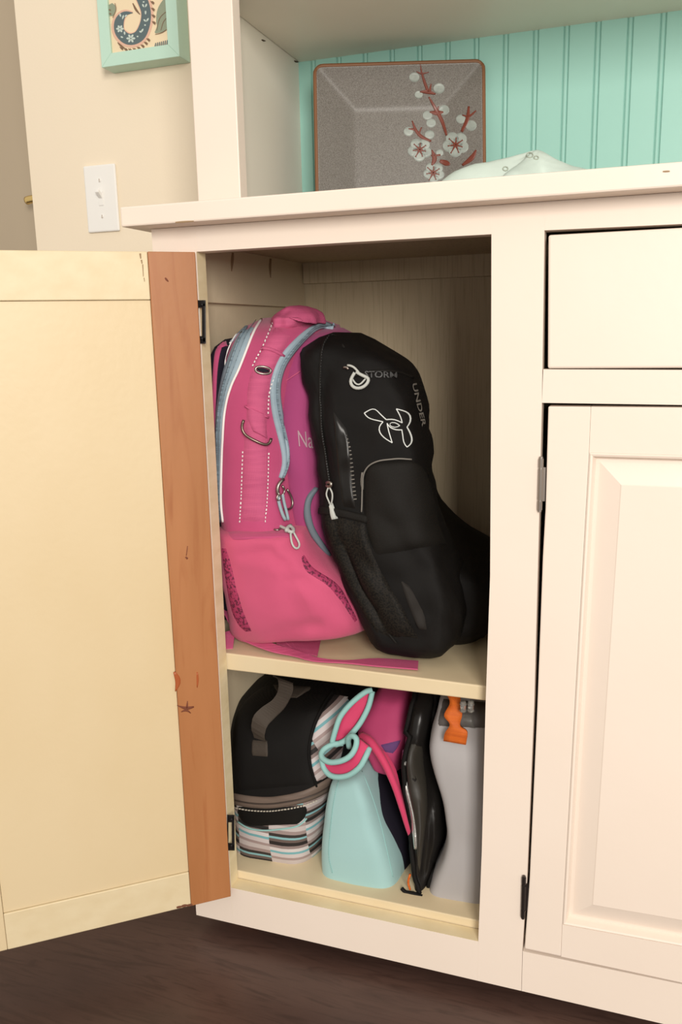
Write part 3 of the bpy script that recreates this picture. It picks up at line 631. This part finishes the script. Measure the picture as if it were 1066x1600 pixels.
def ringpx(nm, body, cx_, cy_, rx, ry, r, m_, off, par, ang=0, n=18):
    return tube(nm, [body.hit(cx_+rx*math.cos(a)*math.cos(ang)-ry*math.sin(a)*math.sin(ang), cy_+rx*math.cos(a)*math.sin(ang)+ry*math.sin(a)*math.cos(ang), off)[0] for a in [2*math.pi*i/n for i in range(n)]], r, par, m_, closed=True)
gr = ringpx('grommet', mb, 411, 579, 11, 5.5, .0014, STEEL, .0032, pk, .1)
ribbon('grommet_hole', mb, [(403, 578, 3), (407, 578.6, 7), (415, 579.4, 7), (419, 580, 3)], gr, NAVY, h=.0006, base=.003)
tpx('d_ring', mb, [(384, 656), (381, 667), (386, 678), (400, 689), (413, 696), (419, 692), (419.5, 685)], .0017, pk, BRONZE, off=.0065, label='bronze D-ring')
# front zip
z2 = [(521, 512), (502, 509), (485, 516), (466, 533), (447, 555), (435, 577), (429, 606), (432, 642), (439, 672), (446, 703), (446, 726), (438, 747)]
w2 = [6, 9, 10, 12, 14, 15, 15, 15, 15, 14, 11, 6]
MF = Two(mb, fp)
ribbon('zip_tape', Two(mb, fp), [(a[0], a[1], w_) for a, w_ in zip(z2, w2)], pk, GREYBLUE, h=.003, base=.001, label='grey blue zip tape')
tpx('zip_coil', Two(mb, fp), z2, .0010, pk, ZIPD, off=.0048, flat=1.6)
ribbon('zip_tape', fp, [(493, 762, 4), (482, 778, 8), (480, 800, 9), (487, 828, 9), (500, 850, 8), (513, 868, 5)], pk, mat('dim_grey_zip', (.13, .16, .19), .6), h=.004, base=.001)
tpx('fold_line', fp, [(441, 600), (455, 590), (470, 580)], .0008, pk, PINKW, off=.0008)
pull = tpx('zip_pull', MF, [(438, 748), (431, 756), (429, 764), (431, 772)], .0022, pk, STEEL, off=.006)
tpx('slider', MF, [(432, 770), (427, 775), (431, 784), (434, 776), (430, 768)], .0012, pull, STEEL, off=.007)
tpx('slider', MF, [(436, 758), (441, 766), (436, 774)], .0013, pull, STEEL, off=.006)
tpx('pull_cord', MF, [(430, 775), (433, 790), (437, 803), (441, 812)], .0021, pull, CORDB, off=.006)
tpx('pull_cord', MF, [(436, 772), (439, 788), (443, 802), (445, 812)], .0019, pull, CORDB, off=.0065)
tpx('d_ring', MF, [(444, 764), (451, 776), (453, 790), (448, 797), (440, 795)], .0014, pk, STEEL, off=.005)
# embroidered letters
def text_px(txt, body, M6, par, mtl, name='lettering', base=.0006, h=.0004, bold=0, label=None):
    cu = bpy.data.curves.new('t', 'FONT'); cu.body = txt; cu.size = 1; cu.offset = bold; cu.resolution_u = 3
    o = bpy.data.objects.new('t', cu); C.objects.link(o); dg = bpy.context.evaluated_depsgraph_get(); me = bpy.data.meshes.new_from_object(o.evaluated_get(dg))
    bpy.data.objects.remove(o); a, b, c_, d, e, f = M6; bm = bmesh.new(); bm.from_mesh(me); bmesh.ops.subdivide_edges(bm, edges=bm.edges, cuts=1)
    for v in bm.verts:
        x, y = v.co.x, v.co.y; p, n_ = body.hit(a*x+b*y+c_, d*x+e*y+f, base+h); v.co = p
    bmesh.ops.solidify(bm, geom=bm.faces[:], thickness=h) if False else None
    return bm_out(bm, name, par, mtl, label)
text_px('Na', fp, (19, -3, 466, 3, -36, 697), pk, mat('grey_thread', (.40, .26, .30), .7), 'embroidery', base=.001)
# lower side pocket
sp_ = Body('side_pocket', [(339, 819, 472, 826, .026, .14), (342, 850, 478, 850, .020, .15), (346, 890, 500, 880, .018, .15), (350, 925, 530, 910, .020, .15), (356, 960, 552, 945, .024, .16), (362, 985, 566, 975, .032, .16), (380, 1000, 570, 990, .045, .15)], pk, mat('bright_pink_canvas', (.60, .09, .19), .8, col2=(.56, .08, .175), nscale=(14, 14, 14), weave=420, sheen=.15), exp=3.2, cap=.06, n=40, wrinkle=.0016, wscale=26,
    dents=(([(385, 868), (420, 858), (442, 880)], .005, .007), ([(455, 840), (448, 900), (470, 960)], .004, .008), ([(470, 905), (510, 935), (555, 960)], .005, .008), ([(430, 1004), (455, 985), (490, 980)], .008, .010)))
band('pocket_hem', sp_, [(341, 820), (342, 845)], [(471, 822), (474, 840)], .0022, PINK)
patch('mesh_gusset', sp_, [(344, 852), (349, 890), (355, 930), (366, 970), (385, 990)], [(354, 852), (364, 890), (374, 930), (386, 965), (397, 990)], pk, PINKMESH, h=.0012, m=6)
patch('mesh_gusset', sp_, [(470, 868), (476, 892), (500, 908), (520, 925), (536, 945), (556, 978)], [(474, 862), (488, 885), (512, 900), (531, 914), (543, 935), (561, 972)], pk, PINKMESH, h=.0012, m=6)
gm = ringpx('grommet', sp_, 433, 825, 7, 7, .0014, STEEL, .003, pk)
cl = tpx('drawstring', sp_, [(433, 825), (441, 829), (450, 833)], .0019, pk, CORD, off=.0045, label='pale knotted drawstring')
tpx('cord_knot', sp_, [(446, 836), (452, 828), (459, 834), (452, 840), (447, 833), (455, 829)], .0022, cl, CORD, off=.0065)
tpx('cord_loop', sp_, [(452, 836), (451, 848), (458, 860), (464, 861), (465, 852), (459, 842), (456, 836)], .0013, cl, CORD, off=.006)
# straps on the shelf
def strap(nm, pts, wv, th_=.0016, m_=PINKW, par=pk, n=30, label=None):
    P = cr([(p.x, p.y, p.z) for p in pts], n); bm = bmesh.new(); V = []
    for i in range(n):
        p = Vector(P[i]); w_ = wv if isinstance(wv, Vector) else Vector(cr([tuple(x) for x in wv], n)[i])
        V.append([bm.verts.new(p-w_/2), bm.verts.new(p+w_/2), bm.verts.new(p+w_/2+Vector((0, 0, th_))), bm.verts.new(p-w_/2+Vector((0, 0, th_)))])
    grid_faces(bm, V, True); bm.faces.new(V[0][::-1]); bm.faces.new(V[-1]); return bm_out(bm, nm, par, m_, label, False)
SHZ = .3815
def sh(x, y, dz=0): p = atz(x, y, SHZ+.0006+dz); return p
def strap_px(nm, A, B, n=28, th_=.0014, par=pk, lift=None):
    a = cr(A, n); b = cr(B, n); bm = bmesh.new(); V = []
    for i in range(n):
        zz = [a[i][2], b[i][2]]; p = atz(a[i][0], a[i][1], SZ(.15)+.0008+zz[0]); q = atz(b[i][0], b[i][1], SZ(.15)+.0008+zz[1]); u = Vector((0, 0, th_))
        V.append([bm.verts.new(p), bm.verts.new(q), bm.verts.new(q+u), bm.verts.new(p+u)])
    grid_faces(bm, V, True); bm.faces.new(V[0][::-1]); bm.faces.new(V[-1]); return bm_out(bm, nm, par, PINKW, None, False)
strap_px('dangling_strap', [(345, 939, .05), (358, 950, .04), (372, 980, .018), (395, 993, .012), (430, 1008, .007), (465, 1018, .003), (497, 1029, .001), (540, 1033, 0), (590, 1030, 0), (654, 1034, 0)],
         [(345, 952, .045), (354, 966, .032), (366, 992, .014), (390, 1006, .008), (425, 1019, .004), (460, 1026, .002), (490, 1034, .0), (540, 1037, 0), (590, 1042, 0), (653, 1047, 0)])
strap_px('dangling_strap', [(432, 1006, .003), (462, 990, .004), (502, 998, .002)], [(455, 1014, .0), (470, 1020, .0), (496, 1026, .0)], n=8)
strap_px('dangling_strap', [(349, 990, .012), (368, 984, .014)], [(350, 1015, .0), (364, 1014, .0)], n=6)
# ------------------------------------------------------------------ black backpack
bk = thing('black_backpack', (.27, .17, .38), 'black nylon school backpack with white outlined emblem leaning beside the pink one', 'backpack')
rb = Body('main_compartment', [(560, 545, 622, 572, .15, .26), (560, 600, 652, 622, .14, .28), (570, 700, 672, 720, .13, .29), (590, 780, 692, 790, .12, .30), (600, 826, 740, 836, .11, .31), (600, 860, 800, 870, .10, .31), (600, 920, 815, 910, .10, .31), (610, 955, 795, 945, .10, .30), (625, 990, 745, 985, .12, .28)], bk, BLACK, exp=3, rside=1, wrinkle=.002)
fb = Body('front_pocket', [(512, 518, 570, 521, .075, .17), (490, 528, 592, 538, .065, .18), (471, 545, 624, 558, .056, .18), (474, 580, 652, 580, .05, .18), (484, 640, 670, 637, .045, .17), (496, 700, 676, 700, .042, .16), (500, 760, 682, 760, .040, .16), (502, 810, 694, 810, .038, .16), (516, 860, 712, 850, .036, .17), (538, 910, 730, 900, .036, .17), (556, 955, 736, 945, .038, .17), (574, 992, 722, 990, .042, .16), (600, 1020, 688, 1014, .052, .14)], bk, BLACK, n=56, exp=3.4, rside=1, cap=.07, wrinkle=.0022, wscale=34,
    dents=(([(505, 560), (500, 640), (508, 720), (522, 800), (560, 900), (610, 990)], .005, .006), ([(545, 660), (556, 720), (560, 800)], .004, .007), ([(560, 850), (600, 900), (640, 960), (655, 1000)], .005, .009), ([(545, 870), (590, 950), (625, 1005)], .004, .007), ([(620, 820), (660, 900), (665, 980)], .004, .010), ([(560, 590), (640, 596)], .002, .004)))
pip = [(529, 518), (513, 526), (504, 542), (500, 575), (500, 620), (502, 665), (508, 705), (515, 752)]
tpx('seam_piping', fb, pip, .0013, bk, BLACKR, off=.0008); stitches('grey_stitching', fb, [(p[0]+1.5, p[1]) for p in pip[1:]], bk, DIMTXT, dash=2, gap=2, w=.7, base=.0016)
tpx('zip_coil', fb, [(515, 760), (522, 800), (540, 850), (565, 910), (590, 965), (620, 1005)], .0016, bk, BLACKR, off=.0006)
stitches('zigzag_stitching', fb, [(540, 680), (546, 700), (550, 730), (553, 760), (556, 785)], bk, GREYTXT, dash=2, gap=4, w=5, base=.0008)
patch('lower_pocket', fb, [(585, 722), (571, 735), (568, 770), (570, 820), (585, 870)], [(640, 717), (662, 730), (676, 765), (688, 820), (700, 850)], bk, BLACKR, h=.003, puff=.006, n=26)
tpx('pocket_piping', fb, [(567, 800), (568, 760), (572, 735), (588, 721), (615, 716), (642, 717)], .0009, bk, GREYTXT, off=.0035)
ribbon('reflective_tab', fb, [(567, 738, 3), (566, 752, 5), (567, 765, 3)], bk, GREYTXT, h=.002)
patch('mesh_pocket', fb, [(504, 800), (515, 850), (540, 905), (562, 950), (590, 995)], [(570, 812), (578, 850), (600, 900), (630, 950), (655, 1000)], bk, BLACKM, h=.0022, puff=.004, wr=.003)
ribbon('mesh_hem', fb, [(502, 797, 13), (535, 802, 13), (575, 812, 13)], bk, BLACKR, h=.0036)
patch('vinyl_trim', fb, [(520, 640), (524, 700), (530, 760), (536, 795)], [(543, 670), (549, 710), (553, 760), (557, 798)], bk, BLACKV, h=.0016, m=8, wr=.004)
patch('vinyl_trim', fb, [(625, 905), (632, 930), (645, 965), (656, 985)], [(640, 915), (652, 935), (664, 960), (668, 985)], bk, mat('grey_vinyl', (.022, .019, .017), .7, spec=.2), h=.0022, m=6, wr=.004)
tpx('pocket_fold', fb, [(552, 588), (585, 580), (620, 581), (645, 590)], .0017, bk, BLACKR, off=.0004)
zp = tpx('zip_pull', fb, [(514, 755), (519, 751), (523, 757), (518, 762), (513, 758)], .0020, bk, STEEL, off=.003)
tpx('pull_cord', fb, [(518, 760), (513, 768), (514, 776), (521, 790), (524, 778), (524, 768), (519, 760)], .0010, zp, CORD, off=.004)
ribbon('pull_tab', fb, [(519, 786, 5), (522, 798, 7), (525, 811, 9)], zp, CORD, h=.0045, base=.002)
zp = tpx('zip_pull', fb, [(538, 575), (543, 573), (546, 578)], .0015, bk, STEEL, off=.003)
tpx('pull_cord', fb, [(545, 572), (554, 573), (562, 582)], .0013, zp, CORD, off=.004)
tpx('pull_ring', fb, [(556, 583), (550, 592), (549, 601), (556, 607), (566, 607), (576, 601), (578, 592), (570, 588), (562, 584), (558, 581)], .0019, zp, CORD, off=.004)
tpx('pull_ring', fb, [(553, 594), (558, 602), (566, 602), (570, 596), (572, 592)], .0010, zp, CORD, off=.005)
def g4(x, y): return 460+x/3.331, 480+y/3.331
bm = bmesh.new()
for it in ([(366, 552), (388, 538), (415, 524), (428, 536), (445, 556), (478, 587)], [(366, 552), (378, 572), (405, 584), (440, 592), (462, 598)], [(462, 598), (443, 616), (440, 640), (452, 664), (480, 688), (509, 705)], [(509, 705), (498, 670), (488, 636), (482, 606)], [(530, 529), (560, 537), (588, 548), (602, 562), (604, 584), (600, 606), (585, 625)], [(530, 529), (545, 556), (556, 580), (560, 603)], [(585, 625), (602, 658), (611, 688), (607, 712), (586, 728)], [(586, 728), (569, 712), (566, 690), (562, 655), (558, 638)], [(478, 587), (506, 584), (535, 590), (560, 603)], [(482, 606), (494, 626), (524, 640), (558, 640)]):
    ribbon(None, fb, [(*g4(*p), 1.6) for p in it], None, None, h=.0003, base=.0012, bm=bm)
ribbon(None, fb, [(*g4(517+30*math.cos(a*.3927), 614+15*math.sin(a*.3927)+4*math.cos(a*.3927)), 1.4) for a in range(17)], None, None, h=.0003, base=.0012, bm=bm)
bm_out(bm, 'emblem', bk, LOGO, 'white outlined interlocking emblem')
text_px('UNDER', fb, (4.6, 9.5, 642, 20, -2.0, 600), bk, GREYTXT, 'lettering', base=.0015, bold=.02, label='grey lettering down the side')
text_px('STORM', fb, (15, -.5, 570, 1.0, -13, 589), bk, DIMTXT, 'lettering', base=.0025, bold=.01)
# ------------------------------------------------------------------ striped lunch bag
FLZ = .083
lb = thing('striped_lunch_bag', (.1, .13, FLZ), 'black lunch bag with striped base and taupe zip, leftmost on the cabinet bottom', 'lunch bag')
lbb = Body('bag_body', [(385, 1078, 545, 1082, .10, .24), (372, 1095, 548, 1098, .085, .25), (360, 1120, 546, 1128, .07, .27), (357, 1155, 540, 1165, .058, .28), (359, 1200, 528, 1205, .05, .29), (361, 1240, 515, 1235, .045, .29), (363, 1270, 508, 1265, .045, .29), (362, 1300, 504, 1300, .047, .29), (368, 1328, 502, 1332, .053, .28), (385, 1340, 494, 1345, .062, .27)], lb, BLACK, exp=4.2, cap=.06, wrinkle=.0014, n=60)
lbb.o.data.materials.append(STRIPE)
for p_ in lbb.o.data.polygons:
    q_ = RR @ (p_.center+ORG[lb]-CAM); qx, qy = 533+F*q_.x/q_.z, 800+F*q_.y/q_.z
    if p_.normal.y > .3: qy = 1300 if p_.center.z < .08 else 1100
    zy = 1251 if qx < 440 else 1251-(qx-440)*.38
    if qy > zy and p_.normal.z > -.85: p_.material_index = 1
patch('lid', lbb, [(418, 1068), (385, 1090), (362, 1120), (358, 1160), (360, 1205), (362, 1239)], [(520, 1082), (505, 1103), (490, 1133), (482, 1170), (485, 1200), (493, 1228)], lb, BLACK, h=.0022, n=30)
patch('slanted_stripe_panel', lbb, [(524, 1082), (507, 1105), (492, 1135), (484, 1170), (487, 1200), (495, 1226)], [(546, 1084), (547, 1105), (545, 1130), (540, 1160), (532, 1190), (520, 1214)], lb, STRIPE2, h=.0014, n=24)
tpx('lid_binding', lbb, [(522, 1080), (506, 1103), (491, 1133), (483, 1170), (486, 1200), (494, 1228)], .0014, lb, BLACK, off=.002)
zl = [(362, 1238), (387, 1243), (415, 1245), (440, 1243), (473, 1236), (495, 1227), (520, 1212)]
ribbon('zip_tape', lbb, [(x, y+9, 18) for x, y in zl], lb, BROWNZ, h=.0026, label='taupe zip tape')
tpx('zip_coil', lbb, [(x, y+10) for x, y in zl], .0010, lb, mat('dark_zip_coil', (.05, .036, .03), .5), off=.0032)
patch('front_trim', lbb, [(365, 1258), (372, 1280), (388, 1292)], [(485, 1258), (480, 1276), (466, 1289)], lb, BLACK, h=.0018, n=12)
tpx('trim_binding', lbb, [(372, 1283), (390, 1294), (415, 1297), (440, 1295), (466, 1290), (479, 1278)], .0011, lb, AQUAB, off=.001)
stitches('cream_stitching', lbb, [(x, y+21) for x, y in zl[:-1]], lb, CREAMST, dash=3, gap=1.6, w=1.4, base=.003)
patch('handle_patch', lbb, [(395, 1152), (394, 1184)], [(420, 1154), (421, 1186)], lb, TAUPE, h=.0044, n=8)
hp = [at(407, 1156, .044), at(403, 1145, .036), at(407, 1128, .034), at(420, 1114, .044), at(436, 1100, .060), at(446, 1082, .075), at(446, 1066, .085), at(440, 1062, .10)]
strap('carry_handle', hp, [Vector((.017, 0, -.003)), Vector((.017, .0, -.008)), Vector((.016, .006, -.012)), Vector((.014, .01, -.012)), Vector((.012, .014, -.010)), Vector((.012, .016, -.01)), Vector((.02, .01, -.012)), Vector((.02, .01, -.01))], .0018, TAUPE, lb)
patch('top_webbing', lbb, [(425, 1068), (430, 1082), (446, 1096)], [(490, 1072), (480, 1084), (460, 1096)], lb, TAUPE, h=.0036, n=8)
# ------------------------------------------------------------------ aqua tote
tt = thing('neoprene_lunch_tote', (.21, .15, FLZ), 'aqua and hot pink neoprene lunch tote between the striped and grey lunch bags', 'lunch bag')
dk = Body('dark_side_panel', [(560, 1190, 582, 1180, .08, .24), (560, 1215, 600, 1215, .075, .25), (560, 1260, 622, 1262, .07, .26), (560, 1310, 640, 1315, .07, .26), (560, 1355, 645, 1362, .068, .26), (565, 1375, 640, 1388, .07, .25)], tt, NAVY, exp=4, wrinkle=.001)
ag = Body('end_gusset', [(530, 1200, 562, 1190, .07, .24), (523, 1215, 575, 1200, .055, .25), (516, 1240, 590, 1235, .048, .26), (510, 1275, 602, 1275, .044, .26), (506, 1315, 615, 1312, .040, .26), (506, 1345, 626, 1345, .040, .26), (514, 1368, 631, 1374, .041, .25), (530, 1377, 632, 1388, .044, .24)], tt, AQUA, exp=6, cap=.02, wrinkle=.0008)
stitches('seam_stitching', ag, [(531, 1215), (523, 1245), (517, 1290), (514, 1335), (520, 1365)], tt, AQUAB, dash=2, gap=1, w=1, base=.0004)
tpx('seam', ag, [(566, 1205), (580, 1240), (593, 1280), (604, 1325), (614, 1370)], .0005, tt, AQUAB, off=.0002)
pp2 = Body('upper_side_panel', [(600, 1070, 640, 1076, .13, .24), (575, 1100, 645, 1105, .11, .24), (558, 1140, 648, 1145, .09, .25), (575, 1165, 636, 1180, .085, .25), (590, 1195, 628, 1205, .09, .25)], tt, mat('magenta_neoprene', (.46, .05, .15), .75), exp=3, wrinkle=.0012, label='hot pink side panel')
patch('purple_motif', pp2, [(592, 1163), (600, 1172), (602, 1176)], [(630, 1152), (622, 1168), (612, 1180)], tt, PURPLE, h=.001, n=8, label='purple printed shape')
def tubes_at(nm, pts, Ys, r, mtl, par, n=30, **k): return tube(nm, [at(x, y, Y) for (x, y), Y in zip(pts, Ys)], r, par, mtl, n=n, **k)
tube('edge_flap', [at(x, y, Y) for x, y, Y in ((565, 1151, .075), (580, 1160, .066), (600, 1190, .058), (616, 1225, .055), (628, 1262, .055), (636, 1290, .058), (641, 1306, .064))], [.0062, .0022], tt, PINKB, n=30, seg=12, label='hot pink binding')
bm = bmesh.new(); V = []
for L_, R_, Y in zip(cr([(566, 1154), (590, 1178), (606, 1212), (620, 1250), (634, 1292)], 14), cr([(604, 1176), (618, 1200), (626, 1230), (634, 1262), (641, 1300)], 14), [.068+.0005*i for i in range(14)]):
    V.append([bm.verts.new(at(*L_, Y)), bm.verts.new(at(*R_, Y+.006)), bm.verts.new(at(*R_, Y+.009)), bm.verts.new(at(*L_, Y+.003))])
grid_faces(bm, V, True); bm.faces.new(V[0][::-1]); bm.faces.new(V[-1]); bm_out(bm, 'flap_panel', tt, PINKB, None, True)
# rear handle (flat band leaning up and back) and front handle (curled loop)
def bandpx(nm, A, B, YA, YB, mtl, par, th_=.004, n=26, label=None):
    a, b = cr(A, n), cr(B, n); ya = cr([(i, y) for i, y in enumerate(YA)], n); yb = cr([(i, y) for i, y in enumerate(YB)], n); bm = bmesh.new(); V = []
    for i in range(n):
        row = [at(a[i][0]*(1-s)+b[i][0]*s, a[i][1]*(1-s)+b[i][1]*s, ya[i][1]*(1-s)+yb[i][1]*s) for s in (0, .33, .66, 1)]
        V.append([bm.verts.new(p) for p in row]+[bm.verts.new(p+Vector((0, th_, 0))) for p in row[::-1]])
    grid_faces(bm, V, True); bm.faces.new(V[0][::-1]); bm.faces.new(V[-1]); return bm_out(bm, nm, par, mtl, label, True)
rh = bandpx('handle', [(579, 1080), (553, 1097), (534, 1118), (526, 1140), (518, 1160)], [(582, 1082), (574, 1106), (562, 1130), (548, 1147), (535, 1158)], [.07, .062, .056, .05, .048], [.075, .066, .060, .054, .050], PINKB, tt, label='hot pink handle with aqua binding')
hr = [(582, 1078), (570, 1082), (549, 1099), (532, 1120), (524, 1142), (519, 1160)]; hr2 = [(582, 1080), (576, 1104), (564, 1128), (550, 1146), (538, 1158), (524, 1164)]
tubes_at('handle_binding', hr, (.066, .062, .056, .050, .046, .044), .0035, AQUAB, rh, flat=1)
tubes_at('handle_binding', hr2, (.07, .062, .054, .048, .045, .044), .0035, AQUAB, rh)
def g7(x, y): return 490+x/3.676, 1060+y/3.676
fh = bandpx('handle', [g7(*p) for p in ((45, 462), (62, 485), (105, 502), (165, 492), (220, 462), (250, 400), (262, 350))], [g7(*p) for p in ((62, 535), (90, 553), (140, 562), (200, 548), (258, 505), (300, 440), (318, 395))], [.032, .026, .022, .020, .020, .024, .03], [.030, .024, .020, .018, .018, .022, .028], PINKB, tt, label='hot pink handle curled forward')
rimA = [g7(*p) for p in ((205, 395), (200, 350), (222, 330), (247, 350), (240, 400), (210, 446), (160, 474), (100, 482), (60, 466), (44, 438), (62, 405), (110, 380), (170, 372))]
tubes_at('handle_binding', rimA, (.040, .034, .030, .026, .022, .019, .018, .020, .024, .029, .036, .042, .046), .0035, AQUAB, fh, n=50)
rimB = [g7(*p) for p in ((44, 445), (58, 510), (90, 552), (140, 567), (205, 555), (265, 510), (300, 450), (322, 400))]
tubes_at('handle_binding', rimB, (.030, .028, .023, .019, .017, .017, .021, .03), .0035, AQUAB, fh, n=40)
# ------------------------------------------------------------------ grey cooler bag
gc = thing('grey_cooler_bag', (.33, .16, FLZ), 'grey and black insulated lunch cooler with orange tab standing beside the centre stile', 'lunch bag')
gb = Body('black_side_gusset', [(648, 1076, 684, 1080, .09, .26), (640, 1110, 682, 1115, .075, .27), (632, 1160, 676, 1165, .066, .28), (628, 1200, 684, 1205, .060, .28), (634, 1245, 696, 1250, .056, .28), (642, 1290, 700, 1290, .054, .28), (644, 1335, 690, 1335, .052, .28), (648, 1370, 678, 1370, .050, .28), (654, 1398, 668, 1400, .052, .26)], gc, BLACKV, exp=2.6, wrinkle=.002, wscale=30, cap=.04, dents=(([(648, 1180), (668, 1240), (670, 1300), (662, 1370)], .010, .006),))
gg = Body('body_panel', [(690, 1078, 775, 1084, .075, .27), (684, 1100, 775, 1105, .062, .28), (674, 1140, 775, 1150, .052, .29), (674, 1170, 775, 1180, .048, .30), (690, 1225, 775, 1235, .046, .30), (699, 1270, 775, 1275, .046, .30), (697, 1310, 775, 1315, .046, .30), (682, 1345, 775, 1350, .046, .30), (669, 1385, 772, 1390, .048, .30), (667, 1402, 772, 1410, .050, .30)], gc, GREYN, exp=6, wrinkle=.001, cap=.012)
patch('top_panel', gg, [(692, 1090), (686, 1112), (681, 1136)], [(766, 1096), (766, 1117), (766, 1140)], gc, GREYD, h=.003, n=10)
patch('lining', gb, [(642, 1160), (634, 1185), (634, 1220), (642, 1260), (650, 1300), (652, 1350)], [(662, 1155), (663, 1190), (668, 1220), (670, 1260), (664, 1310), (656, 1370)], gc, LINING, h=.0012, m=8, wr=.003)
ribbon('lining_highlight', gb, [(634, 1172, 2), (631, 1195, 4), (637, 1235, 3), (645, 1270, 5), (649, 1300, 5), (651, 1325, 3)], gc, GLINT, h=.0022, base=.001, label='painted silver highlight along the lining')  # ribbon added to paint the glossy highlight line beside the lining
zb1_ = [(650, 1080), (644, 1110), (636, 1145), (626, 1170), (624, 1200), (632, 1240), (642, 1280), (646, 1330), (650, 1370), (656, 1399)]
zb2_ = [(680, 1082), (673, 1130), (672, 1172), (684, 1218), (695, 1266), (696, 1304), (692, 1326), (676, 1356), (667, 1380), (663, 1400)]
tube('zip_binding', [gb.hit(x, y, .002)[0] for x, y in cr(zb1_, 40)], .0030, gc, BLACK)
tube('zip_binding', [gb.hit(x, y, .003)[0] for x, y in cr(zb2_, 40)], .0026, gc, BLACK)
tube('bottom_piping', [at(x, y, .045) for x, y in ((628, 1388), (634, 1394), (646, 1396), (660, 1401))], .0024, gc, BLACK, n=10)
tube('orange_piping', [at(x, y, .046) for x, y in ((641, 1366), (638, 1378), (641, 1390))], .0014, gc, ORANGE, n=8)
bandpx('orange_tab', [(696, 1082), (703, 1098), (694, 1118), (703, 1132), (695, 1146), (693, 1158)], [(718, 1084), (720, 1098), (722, 1118), (719, 1134), (730, 1144), (728, 1164)], [.062, .052, .042, .040, .040, .042], [.060, .050, .044, .042, .038, .040], ORANGE, gc, .0025, label='orange webbing tab')
for x, r_ in ((724, .0032), (736, .0032)):
    tb = tube('clear_bead', [at(x+dx, y, .036) for dx, y in ((0, 1096), (0, 1112))], r_, gc, CLEAR, seg=14, label='clear plastic bead')
    for yy in (1099, 1109):
        tube('bead_rim', [at(x, yy, .036), at(x, yy+2, .036)], .0040, tb, CLEAR, seg=14)
patch('clear_sleeve', gg, [(722, 1112), (724, 1136)], [(742, 1112), (744, 1140)], gc, CLEAR, h=.005, n=6, m=6)
